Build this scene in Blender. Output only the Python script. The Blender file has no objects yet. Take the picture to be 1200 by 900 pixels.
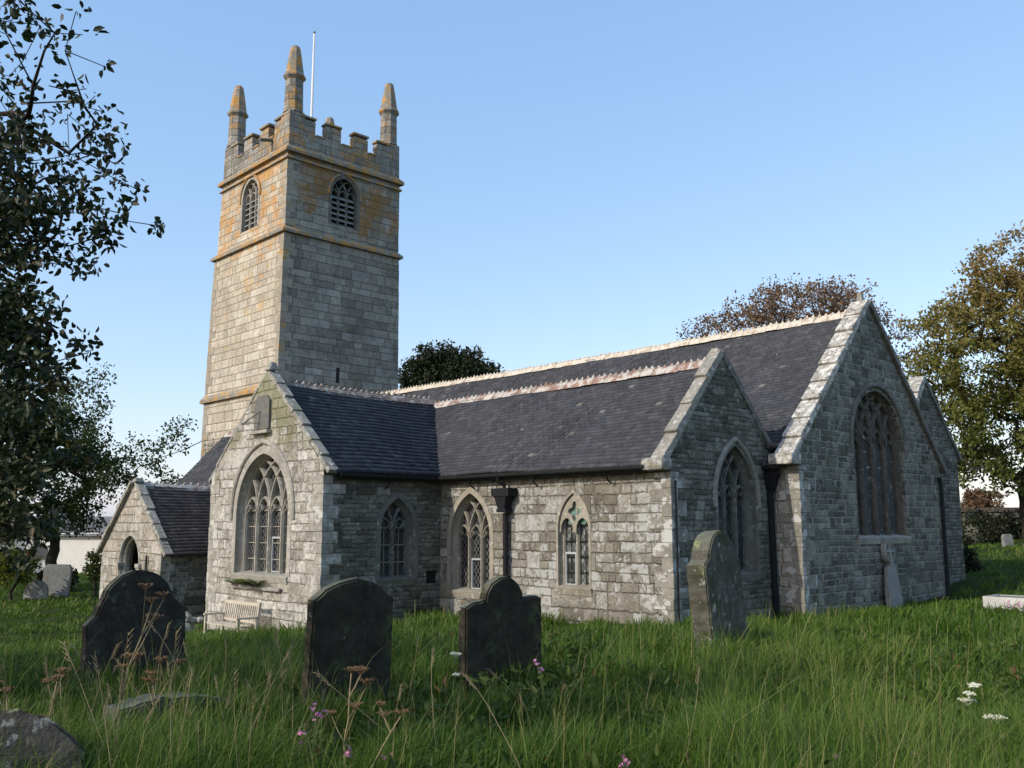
import bpy, bmesh, math, random
import numpy as np
from mathutils import Vector, Matrix
from mathutils.geometry import tessellate_polygon
R = math.radians
random.seed(7)
rng = np.random.default_rng(11)
sc = bpy.context.scene
col = sc.collection

# ------------------------------------------------------------------ camera, sky, sun, exposure
EYE = 2.05
YAW, PIT, FPX = R(43.65), R(8.69), 1090.0
F = Vector((-math.cos(YAW) * math.cos(PIT), math.sin(YAW) * math.cos(PIT), math.sin(PIT)))
RT = Vector((math.sin(YAW), math.cos(YAW), 0))
UP = RT.cross(F)
cd = bpy.data.cameras.new('camera')
cam = bpy.data.objects.new('camera', cd)
col.objects.link(cam)
cd.sensor_width = 36
cd.lens = 36 * FPX / 1200
cd.clip_start = 0.1
cd.clip_end = 3000
cam.matrix_world = Matrix(((RT.x, UP.x, -F.x, 0), (RT.y, UP.y, -F.y, 0), (RT.z, UP.z, -F.z, EYE), (0, 0, 0, 1)))
sc.camera = cam

SUN_EL, SUN_AZ = R(31), R(9)          # azimuth: west of the church's south
w = bpy.data.worlds.new('World')
sc.world = w
w.use_nodes = True
wn = w.node_tree
wn.nodes.clear()
sky = wn.nodes.new('ShaderNodeTexSky')
sky.sky_type = 'NISHITA'
sky.sun_disc = False
sky.sun_elevation = SUN_EL
sky.sun_rotation = math.pi + SUN_AZ
sky.air_density = 1.05
sky.dust_density = 1.0
sky.ozone_density = 1.6
bg = wn.nodes.new('ShaderNodeBackground')
bg.inputs['Strength'].default_value = 0.15
wo = wn.nodes.new('ShaderNodeOutputWorld')
# thin high haze evens the blue out and pales it
hz1 = wn.nodes.new('ShaderNodeVectorMath')
hz1.operation = 'MULTIPLY'
hz1.inputs[1].default_value = (0.68, 0.53, 0.42)
hz2 = wn.nodes.new('ShaderNodeVectorMath')
hz2.operation = 'ADD'
hz2.inputs[1].default_value = (0.37, 0.98, 1.92)
wn.links.new(sky.outputs[0], hz1.inputs[0])
wn.links.new(hz1.outputs[0], hz2.inputs[0])
wn.links.new(hz2.outputs[0], bg.inputs[0])
wn.links.new(bg.outputs[0], wo.inputs[0])
sd = bpy.data.lights.new('sun', 'SUN')
sd.energy = 2.15
sd.angle = R(0.6)
sd.color = (1.0, 0.92, 0.79)
so = bpy.data.objects.new('sun', sd)
col.objects.link(so)
SUNV = Vector((-math.sin(SUN_AZ) * math.cos(SUN_EL), -math.cos(SUN_AZ) * math.cos(SUN_EL), math.sin(SUN_EL)))
so.rotation_euler = SUNV.to_track_quat('Z', 'Y').to_euler()
sc.view_settings.view_transform = 'Standard'
sc.view_settings.look = 'None'
sc.view_settings.gamma = 1
sc.view_settings.exposure = 0.88
sc.view_settings.use_curve_mapping = False
sc.render.engine = 'CYCLES'
sc.cycles.max_bounces = 6
sc.cycles.transparent_max_bounces = 4


def at(px, py, depth):
    """a point `depth` metres ahead of the camera, seen at photo pixel px,py"""
    return Vector((0, 0, EYE)) + depth * (F + RT * (px - 600) / FPX - UP * (py - 450) / FPX)


# ------------------------------------------------------------------ node helper
class NT:
    def __init__(s, name):
        s.m = bpy.data.materials.new(name)
        s.m.use_nodes = True
        s.t = s.m.node_tree
        s.t.nodes.clear()

    def put(s, sock, v):
        if isinstance(v, bpy.types.NodeSocket):
            s.t.links.new(v, sock)
        elif isinstance(v, (tuple, list)) and len(v) == 3 and sock.type == 'RGBA':
            sock.default_value = (*v, 1)
        else:
            sock.default_value = v

    def n(s, typ, ins=None, **kw):
        nd = s.t.nodes.new('ShaderNode' + typ)
        for k, v in kw.items():
            setattr(nd, k, v)
        for k, v in (ins or {}).items():
            s.put(nd.inputs[k], v)
        return nd

    def math(s, op, a, b=0.0, c=0.0, clamp=False):
        nd = s.n('Math', {0: a, 1: b, 2: c}, operation=op)
        nd.use_clamp = clamp
        return nd.outputs[0]

    def mix(s, f, a, b, mode='MIX'):
        nd = s.n('Mix', {0: f, 6: a, 7: b}, data_type='RGBA', blend_type=mode)
        return nd.outputs[2]

    def smooth(s, v, lo, hi, a=0.0, b=1.0):
        nd = s.n('MapRange', {0: v, 1: lo, 2: hi, 3: a, 4: b}, interpolation_type='SMOOTHSTEP')
        return nd.outputs[0]

    def ramp(s, v, stops, interp='LINEAR'):
        nd = s.n('ValToRGB', {0: v})
        cr = nd.color_ramp
        cr.interpolation = interp
        while len(cr.elements) < len(stops):
            cr.elements.new(0.5)
        for e, (p, c) in zip(cr.elements, stops):
            e.position = p
            e.color = (*c, 1)
        return nd.outputs[0]

    def vec(s, x, y, z=0.0):
        return s.n('CombineXYZ', {0: x, 1: y, 2: z}).outputs[0]

    def noise(s, v, scale, detail=4, rough=0.6, dims='3D', dist=0.0):
        nd = s.n('TexNoise', {'Scale': scale, 'Detail': detail, 'Roughness': rough, 'Distortion': dist}, noise_dimensions=dims)
        if dims == '1D':
            s.put(nd.inputs['W'], v)
        else:
            s.put(nd.inputs['Vector'], v)
        return nd.outputs[0]

    def white(s, v, dims='1D'):
        nd = s.n('TexWhiteNoise', noise_dimensions=dims)
        s.put(nd.inputs['W' if dims == '1D' else 'Vector'], v)
        return nd

    def out(s, color, rough=0.9, bump=None, bdist=0.02, bstr=1.0, spec=0.2, metal=0.0):
        b = s.n('BsdfPrincipled', {'Base Color': color, 'Roughness': rough, 'Metallic': metal, 'Specular IOR Level': spec})
        if bump is not None:
            bn = s.n('Bump', {'Height': bump, 'Distance': bdist, 'Strength': bstr})
            s.t.links.new(bn.outputs[0], b.inputs['Normal'])
        o = s.n('OutputMaterial')
        s.t.links.new(b.outputs[0], o.inputs[0])
        return s.m


def stone(name, bw, bh, ramp, mortar, lichen=(), big=0.3, mottle=0.35, mort=(0.003, 0.013), bd=0.032, rough_edge=0.05, gain=1.0, wave=0.12):
    """masonry whose courses run round corners: u = x + y, v = z; some stones rise through two courses"""
    t = NT(name)
    pos = t.n('NewGeometry').outputs['Position']
    sp = t.n('SeparateXYZ', {0: pos})
    u = t.math('ADD', sp.outputs[0], sp.outputs[1])
    v = sp.outputs[2]
    nsp = t.n('SeparateColor', {0: t.n('TexNoise', {'Scale': 7.0, 'Detail': 5, 'Roughness': 0.65, 'Vector': pos}).outputs[1]})
    du = t.math('MULTIPLY', t.math('SUBTRACT', nsp.outputs[0], 0.5), rough_edge)
    dv = t.math('MULTIPLY', t.math('SUBTRACT', nsp.outputs[1], 0.5), rough_edge)
    lown = t.noise(t.vec(t.math('MULTIPLY', u, wave), t.math('MULTIPLY', v, 1.1)), 1.0, 1)
    su = t.math('ADD', u, du)
    sv = t.math('ADD', t.math('ADD', v, dv), t.math('MULTIPLY', t.math('SUBTRACT', lown, 0.5), bh * 1.3))

    def layer(w, h, k):
        rv = t.math('ADD', t.math('DIVIDE', sv, h), k * 3.0)
        row = t.math('FLOOR', rv)
        fv = t.math('FRACT', rv)
        ws = t.n('SeparateColor', {0: t.white(t.math('ADD', row, k * 31.7)).outputs[1]})
        cu = t.math('ADD', t.math('MULTIPLY', t.math('DIVIDE', su, w), t.math('MULTIPLY_ADD', ws.outputs[0], 0.7, 0.7)), t.math('MULTIPLY', ws.outputs[1], 17.0))
        cu = t.math('ADD', cu, t.math('MULTIPLY', t.math('SINE', t.math('MULTIPLY_ADD', cu, 2.1, t.math('MULTIPLY', ws.outputs[2], 6.0))), 0.34))
        c = t.math('FLOOR', cu)
        fu = t.math('FRACT', cu)
        cell = t.white(t.vec(c, row, k * 7.0), '3D')
        dU = t.math('MULTIPLY', t.math('MINIMUM', fu, t.math('SUBTRACT', 1.0, fu)), w)
        dV = t.math('MULTIPLY', t.math('MINIMUM', fv, t.math('SUBTRACT', 1.0, fv)), h)
        return t.math('SMOOTH_MIN', dU, dV, 0.03), t.n('SeparateColor', {0: cell.outputs[1]})
    d, c0 = layer(bw, bh, 0)
    rnd, q1, q2 = c0.outputs[0], c0.outputs[1], c0.outputs[2]
    if big:
        d2, c2 = layer(bw * 1.35, bh * 2, 1)
        m = t.math('GREATER_THAN', c2.outputs[2], 1 - big)

        def pick(a_, b_):
            return t.n('Mix', {0: m, 2: a_, 3: b_}, data_type='FLOAT').outputs[0]
        # small stones stop where a tall one stands
        d = pick(d, d2)
        rnd, q1, q2 = pick(rnd, c2.outputs[0]), pick(q1, c2.outputs[1]), pick(q2, c2.outputs[0])
    mm = t.smooth(d, mort[0], mort[1], 1.0, 0.0)
    base = t.ramp(rnd, ramp)
    n1 = t.noise(pos, 7.0, 7, 0.72)
    n2 = t.noise(pos, 22.0, 5, 0.8)
    n3 = t.noise(pos, 0.9, 4, 0.6)
    k = t.math('MULTIPLY_ADD', t.math('SUBTRACT', n1, 0.5), mottle * 5.0, 1.0)
    k = t.math('MULTIPLY', k, t.math('MAXIMUM', t.math('MULTIPLY_ADD', t.math('SUBTRACT', n2, 0.5), mottle * 7.0, 1.0), 0.25))
    k = t.math('MULTIPLY', k, t.math('MULTIPLY_ADD', t.math('SUBTRACT', n3, 0.5), 1.2, 1.0))
    k = t.math('MULTIPLY', k, gain)
    base = t.mix(1.0, base, t.n('CombineColor', {0: k, 1: k, 2: k}).outputs[0], 'MULTIPLY')
    base = t.mix(t.math('MULTIPLY', mm, t.smooth(n1, 0.3, 0.6, 0.45, 0.95)), base, tuple(x * gain for x in mortar))
    for i, (lc, scale, lo, hi, per_stone, zlo, zhi) in enumerate(lichen):
        off = t.n('VectorMath', {0: pos, 1: (13.1 * i + 3, 7.7 * i, 5.3 * i)}, operation='ADD').outputs[0]
        ln = t.noise(off, scale, 6, 0.7)
        bigw = t.noise(off, scale * 0.22, 2, 0.5)
        f = t.math('ADD', t.math('MULTIPLY', ln, 0.62), t.math('MULTIPLY', bigw, 0.38))
        if per_stone:
            f = t.math('ADD', f, t.math('MULTIPLY', t.math('SUBTRACT', (q1, q2)[i % 2], 0.5), per_stone))
        if zhi is not None:
            f = t.math('ADD', f, t.math('MULTIPLY_ADD', t.smooth(v, zlo, zhi), 0.22, -0.22))
        f = t.smooth(f, lo, hi)
        base = t.mix(t.math('MULTIPLY', f, t.math('MULTIPLY_ADD', n2, 0.9, 0.3), clamp=True), base, tuple(x * max(gain, 0.85) for x in lc))
    h = t.math('ADD', t.smooth(d, 0.0, 0.04), t.math('MULTIPLY', n1, 0.8))
    h = t.math('ADD', h, t.math('MULTIPLY', rnd, 0.3))
    h = t.math('ADD', h, t.math('MULTIPLY', n2, 0.2))
    return t.out(base, 0.92, h, bd, 1.0, 0.15)


WHITE_L, ORANGE_L, GREEN_L, GREY_L = (0.46, 0.46, 0.42), (0.42, 0.22, 0.05), (0.19, 0.20, 0.10), (0.30, 0.31, 0.28)
MT = {}
MT['tower'] = stone('tower_granite', 0.66, 0.4, [(0, (0.31, 0.275, 0.22)), (0.4, (0.345, 0.31, 0.25)), (0.75, (0.375, 0.34, 0.28)), (1, (0.41, 0.38, 0.32))], (0.17, 0.14, 0.105),
                    [((0.40, 0.19, 0.035), 1.6, 0.44, 0.60, 0.12, 11.0, 18.0), ((0.43, 0.28, 0.11), 3.4, 0.52, 0.68, 0.1, 2.0, 14.0), ((0.45, 0.42, 0.36), 3.0, 0.55, 0.66, 0.12, 0, None)], big=0, rough_edge=0.035, mottle=0.24, gain=1.12, wave=0.01)
MT['tower_e'] = stone('tower_granite_painted_shade', 0.72, 0.4, [(0, (0.17, 0.155, 0.125)), (0.4, (0.21, 0.195, 0.16)), (0.75, (0.25, 0.235, 0.2)), (1, (0.29, 0.275, 0.24))], (0.10, 0.095, 0.08),  # darker copy of the tower granite: this side's shade put into the colour
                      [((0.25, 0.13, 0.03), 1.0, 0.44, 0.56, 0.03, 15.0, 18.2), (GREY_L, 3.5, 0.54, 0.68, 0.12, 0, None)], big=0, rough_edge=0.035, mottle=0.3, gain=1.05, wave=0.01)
MT['parapet'] = stone('parapet_granite', 0.6, 0.38, [(0, (0.17, 0.162, 0.14)), (0.5, (0.225, 0.215, 0.19)), (1, (0.28, 0.27, 0.24))], (0.13, 0.12, 0.1),
                      [(ORANGE_L, 1.8, 0.49, 0.62, 0.08, 0, None), (WHITE_L, 5.0, 0.55, 0.66, 0.1, 0, None)], big=0, rough_edge=0.035, mottle=0.32, wave=0.01)
MT['transept'] = stone('squared_lichened_stone', 0.46, 0.27, [(0, (0.27, 0.25, 0.21)), (0.4, (0.34, 0.325, 0.285)), (0.8, (0.41, 0.395, 0.355)), (1, (0.47, 0.46, 0.42))], (0.27, 0.245, 0.205),
                       [((0.5, 0.49, 0.45), 2.6, 0.51, 0.59, 0.16, 0, None), ((0.19, 0.19, 0.095), 2.2, 0.385, 0.52, 0.04, 2.2, 6.2), ((0.13, 0.12, 0.095), 5.0, 0.55, 0.66, 0.08, 0, None)], mottle=0.5, big=0.3, rough_edge=0.13, gain=0.9)
MT['aisle'] = stone('squared_granite_blocks', 0.43, 0.235, [(0, (0.17, 0.155, 0.125)), (0.4, (0.22, 0.205, 0.17)), (0.8, (0.28, 0.27, 0.235)), (1, (0.36, 0.355, 0.33))], (0.17, 0.155, 0.125),
                    [((0.46, 0.475, 0.46), 3.4, 0.545, 0.59, 0.14, 0, None), ((0.46, 0.47, 0.45), 10.0, 0.56, 0.61, 0.10, 0, None)], mottle=0.36, rough_edge=0.11, big=0.4, gain=0.8, mort=(0.004, 0.022))
RUB = [(0, (0.09, 0.085, 0.066)), (0.35, (0.14, 0.135, 0.108)), (0.7, (0.19, 0.18, 0.145)), (1, (0.265, 0.25, 0.21))]
MT['rubble'] = stone('slatestone_rubble', 0.33, 0.165, RUB, (0.36, 0.35, 0.31),
                     [(GREY_L, 4.0, 0.55, 0.64, 0.12, 0, None), ((0.075, 0.08, 0.055), 2.0, 0.54, 0.66, 0.08, 0, None)], mort=(0.008, 0.024), rough_edge=0.15, mottle=0.42, big=0.38, gain=0.9)
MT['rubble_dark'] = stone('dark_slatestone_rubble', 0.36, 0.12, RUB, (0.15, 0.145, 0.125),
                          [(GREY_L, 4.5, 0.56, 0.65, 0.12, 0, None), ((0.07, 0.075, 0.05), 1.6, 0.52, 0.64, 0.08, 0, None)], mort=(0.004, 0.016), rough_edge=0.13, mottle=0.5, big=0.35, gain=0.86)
MT['porch'] = stone('porch_granite', 0.52, 0.27, [(0, (0.28, 0.255, 0.21)), (0.5, (0.37, 0.34, 0.285)), (1, (0.45, 0.42, 0.365))], (0.24, 0.215, 0.17),
                    [(WHITE_L, 2.6, 0.54, 0.63, 0.1, 0, None), (GREY_L, 4.0, 0.53, 0.63, 0.1, 0, None)], mottle=0.4, big=0.25, rough_edge=0.1, gain=0.85)


def plain_stone(name, c1, c2, lichens=(), scale=7.0, bd=0.015, rough=0.9, objc=False):
    t = NT(name)
    pos = t.n('TexCoord').outputs['Object'] if objc else t.n('NewGeometry').outputs['Position']
    a = t.noise(pos, scale, 6, 0.7)
    b = t.noise(pos, scale * 6, 4, 0.7)
    g = t.noise(pos, 1.3, 3, 0.6)
    base = t.mix(t.smooth(a, 0.3, 0.7), c1, c2)
    k = t.math('MULTIPLY', t.math('MULTIPLY_ADD', b, 0.9, 0.55), t.math('MULTIPLY_ADD', g, 0.9, 0.55))
    base = t.mix(1.0, base, t.n('CombineColor', {0: k, 1: k, 2: k}).outputs[0], 'MULTIPLY')
    for i, (lc, s_, lo, hi) in enumerate(lichens):
        off = t.n('VectorMath', {0: pos, 1: (3.3 * i + 1, 9.1 * i, 4.7)}, operation='ADD').outputs[0]
        f = t.smooth(t.noise(off, s_, 6, 0.65), lo, hi)
        base = t.mix(t.math('MULTIPLY', f, t.math('MULTIPLY_ADD', b, 0.7, 0.5), clamp=True), base, lc)
    if objc:
        nz_ = t.n('SeparateXYZ', {0: t.n('NewGeometry').outputs['Normal']}).outputs[2]
        f = t.smooth(t.math('ADD', nz_, t.math('MULTIPLY', t.math('SUBTRACT', a, 0.5), 1.6)), 0.35, 0.8)
        base = t.mix(t.math('MULTIPLY', f, 0.6), base, (0.14, 0.145, 0.105))
    h = t.math('ADD', a, t.math('MULTIPLY', b, 0.35))
    return t.out(base, rough, h, bd, 1.0, 0.2)


MT['dress'] = plain_stone('dressed_granite', (0.24, 0.225, 0.19), (0.34, 0.325, 0.29), [(WHITE_L, 5, 0.56, 0.66)])
MT['dress_warm'] = plain_stone('dressed_sandy_stone', (0.22, 0.2, 0.16), (0.3, 0.28, 0.235), [(WHITE_L, 6, 0.57, 0.68)])
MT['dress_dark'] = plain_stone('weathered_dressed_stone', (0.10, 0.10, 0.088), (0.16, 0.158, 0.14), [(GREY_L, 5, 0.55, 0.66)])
MT['hood_grey'] = plain_stone('hood_mould_stone', (0.17, 0.165, 0.145), (0.25, 0.245, 0.22), [(WHITE_L, 5, 0.57, 0.66)])
MT['dress_brown'] = plain_stone('brown_dressed_stone', (0.07, 0.06, 0.05), (0.12, 0.102, 0.085), [(GREY_L, 5, 0.6, 0.7)])
MT['string'] = plain_stone('string_course_stone', (0.17, 0.16, 0.135), (0.25, 0.24, 0.205), [(ORANGE_L, 2.0, 0.45, 0.58), (WHITE_L, 6, 0.58, 0.66)])
MT['coping'] = plain_stone('lichened_coping_stone', (0.25, 0.23, 0.2), (0.38, 0.37, 0.33), [((0.58, 0.57, 0.53), 5, 0.50, 0.56), ((0.13, 0.12, 0.1), 6, 0.54, 0.6)])
MT['coping_grey'] = plain_stone('grey_coping_stone', (0.18, 0.17, 0.145), (0.28, 0.27, 0.24), [(WHITE_L, 6, 0.54, 0.64), ((0.12, 0.12, 0.09), 7, 0.58, 0.66), (GREEN_L, 3, 0.57, 0.68)])
MT['ridge'] = plain_stone('ridge_tile_lichened', (0.33, 0.25, 0.17), (0.42, 0.36, 0.28), [((0.56, 0.52, 0.44), 4, 0.40, 0.52), ((0.38, 0.22, 0.08), 6, 0.58, 0.68)])
MT['ridge_red'] = plain_stone('ridge_tile_red', (0.20, 0.115, 0.085), (0.28, 0.18, 0.14), [((0.48, 0.46, 0.42), 3, 0.42, 0.53), ((0.2, 0.19, 0.17), 7, 0.56, 0.66)])
MT['ridge_grey'] = plain_stone('ridge_tile_grey', (0.16, 0.12, 0.1), (0.24, 0.2, 0.17), [((0.42, 0.4, 0.37), 5, 0.5, 0.6), ((0.3, 0.13, 0.08), 4, 0.6, 0.66)])
MT['panel'] = plain_stone('window_infill_stone', (0.05, 0.05, 0.046), (0.085, 0.085, 0.078), [((0.4, 0.4, 0.38), 5, 0.6, 0.66)])
MT['slate_dial'] = plain_stone('dial_slate', (0.11, 0.11, 0.1), (0.15, 0.15, 0.14), [(GREEN_L, 4, 0.58, 0.7)])


def simple(name, c, rough=0.6, metal=0.0, spec=0.4, var=0.3, scale=12):
    t = NT(name)
    pos = t.n('TexCoord').outputs['Object']
    a = t.noise(pos, scale, 5, 0.65)
    k = t.math('MULTIPLY_ADD', t.math('SUBTRACT', a, 0.5), var * 3, 1.0)
    base = t.mix(1.0, c, t.n('CombineColor', {0: k, 1: k, 2: k}).outputs[0], 'MULTIPLY')
    return t.out(base, rough, a, 0.004, 1.0, spec, metal)


MT['iron'] = simple('black_cast_iron', (0.010, 0.011, 0.014), 0.7, var=0.5, spec=0.2)
MT['gutter'] = simple('painted_gutter', (0.016, 0.019, 0.019), 0.7, spec=0.2, var=0.5, scale=5)
MT['white'] = simple('white_paint', (0.36, 0.38, 0.39), 0.6, var=0.1)
MT['wood'] = simple('silvered_teak', (0.42, 0.38, 0.31), 0.8, var=0.35)
MT['louvre'] = simple('slate_louvre', (0.22, 0.22, 0.21), 0.8, var=0.3)
MT['copper'] = simple('verdigris_glass', (0.10, 0.19, 0.16), 0.5, var=0.4)
MT['dark'] = simple('dark_interior', (0.01, 0.01, 0.01), 0.9)
MT['dryc'] = simple('dry_stem', (0.24, 0.19, 0.11), 0.85, var=0.3, scale=20)
MT['dryc_dark'] = simple('dry_brown_seed', (0.13, 0.075, 0.035), 0.9, var=0.4, scale=30)
MT['pink'] = simple('pink_petal', (0.5, 0.2, 0.36), 0.7, var=0.2)
MT['cream'] = simple('cream_flower', (0.5, 0.5, 0.38), 0.8, var=0.15)
MT['stemgreen'] = simple('green_stem', (0.07, 0.11, 0.03), 0.8, var=0.3)
MT['limewash'] = simple('limewash_wall', (0.65, 0.64, 0.6), 0.9, var=0.12, scale=2)
MT['cable'] = simple('black_cable', (0.02, 0.02, 0.02), 0.6)


def glass_mat(name, lead, c, tint=0.0):
    """old quarry glass: diamond leading, each quarry a little different"""
    t = NT(name)
    pos = t.n('NewGeometry').outputs['Position']
    sp = t.n('SeparateXYZ', {0: pos})
    u = t.math('ADD', sp.outputs[0], sp.outputs[1])
    v = t.math('MULTIPLY', sp.outputs[2], 0.75)
    a = t.math('DIVIDE', t.math('ADD', u, v), 0.15)
    b = t.math('DIVIDE', t.math('SUBTRACT', u, v), 0.15)
    fa, fb = t.math('FRACT', a), t.math('FRACT', b)
    ea = t.math('MINIMUM', fa, t.math('SUBTRACT', 1.0, fa))
    eb = t.math('MINIMUM', fb, t.math('SUBTRACT', 1.0, fb))
    line = t.smooth(t.math('MINIMUM', ea, eb), 0.05, 0.11, 1.0, 0.0)
    r = t.white(t.vec(t.math('FLOOR', a), t.math('FLOOR', b)), '2D')
    k = t.math('MULTIPLY_ADD', r.outputs[0], 1.4, 0.3)
    base = t.mix(1.0, c, t.n('CombineColor', {0: k, 1: k, 2: k}).outputs[0], 'MULTIPLY')
    base = t.mix(line, base, lead)
    nv = t.n('VectorMath', {0: t.n('VectorMath', {0: r.outputs[1], 1: (0.5, 0.5, 0.5)}, operation='SUBTRACT').outputs[0], 'Scale': 0.10}, operation='SCALE')
    nrm = t.n('VectorMath', {0: t.n('NewGeometry').outputs['Normal'], 1: nv.outputs[0]}, operation='ADD')
    nn = t.n('VectorMath', {0: nrm.outputs[0]}, operation='NORMALIZE')
    bsdf = t.n('BsdfPrincipled', {'Base Color': base, 'Roughness': t.math('MULTIPLY_ADD', line, 0.6, 0.12), 'Specular IOR Level': 0.45, 'Normal': nn.outputs[0]})
    o = t.n('OutputMaterial')
    t.t.links.new(bsdf.outputs[0], o.inputs[0])
    return t.m


MT['glass'] = glass_mat('leaded_glass', (0.10, 0.10, 0.10), (0.015, 0.016, 0.018))
MT['glass_light'] = glass_mat('pale_leaded_glass', (0.02, 0.02, 0.02), (0.12, 0.13, 0.13))
MT['glass_dim'] = glass_mat('dull_leaded_glass', (0.05, 0.05, 0.05), (0.03, 0.03, 0.03))


def tile_mat(name, stops, lich):
    t = NT(name)
    pos = t.n('NewGeometry').outputs['Position']
    a = t.n('Attribute', attribute_name='tone').outputs['Fac']
    base = t.ramp(a, stops)
    n1 = t.noise(pos, 14, 5, 0.7)
    n2 = t.noise(pos, 0.7, 3, 0.6)
    k = t.math('MULTIPLY', t.math('MULTIPLY_ADD', n1, 0.9, 0.55), t.math('MULTIPLY_ADD', n2, 0.8, 0.6))
    base = t.mix(1.0, base, t.n('CombineColor', {0: k, 1: k, 2: k}).outputs[0], 'MULTIPLY')
    f = t.smooth(t.noise(pos, 3.2, 5, 0.6), lich, lich + 0.06)
    base = t.mix(t.math('MULTIPLY', f, 0.65), base, (0.3, 0.3, 0.28))
    return t.out(base, 0.75, n1, 0.006, 1.0, 0.25)


MT['tile'] = tile_mat('dark_roof_tile', [(0, (0.030, 0.033, 0.041)), (0.5, (0.044, 0.048, 0.058)), (0.9, (0.064, 0.068, 0.078)), (1, (0.13, 0.128, 0.125))], 0.70)
MT['tile_brown'] = tile_mat('brown_roof_tile', [(0, (0.06, 0.05, 0.045)), (0.5, (0.085, 0.07, 0.062)), (1, (0.13, 0.11, 0.1))], 0.70)


def leaf_mat(name, stops, trans=0.35, rough=0.6):
    t = NT(name)
    a = t.n('Attribute', attribute_name='tone').outputs['Fac']
    c = t.ramp(a, stops)
    d = t.n('BsdfPrincipled', {'Base Color': c, 'Roughness': rough, 'Specular IOR Level': 0.25})
    tr = t.n('BsdfTranslucent', {'Color': c})
    mx = t.n('MixShader', {0: trans, 1: d.outputs[0], 2: tr.outputs[0]})
    o = t.n('OutputMaterial')
    t.t.links.new(mx.outputs[0], o.inputs[0])
    return t.m


def bark_mat(name, c):
    t = NT(name)
    pos = t.n('TexCoord').outputs['Object']
    a = t.noise(pos, 16, 6, 0.7)
    base = t.mix(a, tuple(x * 0.5 for x in c), c)
    return t.out(base, 0.95, a, 0.03, 1.0, 0.1)


MT['bark'] = bark_mat('grey_bark', (0.12, 0.1, 0.08))
MT['bark_dark'] = bark_mat('dark_bark', (0.06, 0.05, 0.04))


# ------------------------------------------------------------------ object helpers
def link(o, parent=None):
    col.objects.link(o)
    if parent is not None:
        o.parent = parent
        if parent.type == 'EMPTY' or any(abs(x) > 1e-9 for x in parent.location):
            pass
    return o


def tag(o, label=None, cat=None, group=None, kind=None):
    if label:
        o['label'] = label
    if cat:
        o['category'] = cat
    if group:
        o['group'] = group
    if kind:
        o['kind'] = kind
    return o


def empty(name, loc=(0, 0, 0), rz=0.0):
    o = bpy.data.objects.new(name, None)
    o.location = loc
    o.rotation_euler = (0, 0, rz)
    o.empty_display_size = 0.3
    return link(o)


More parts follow.
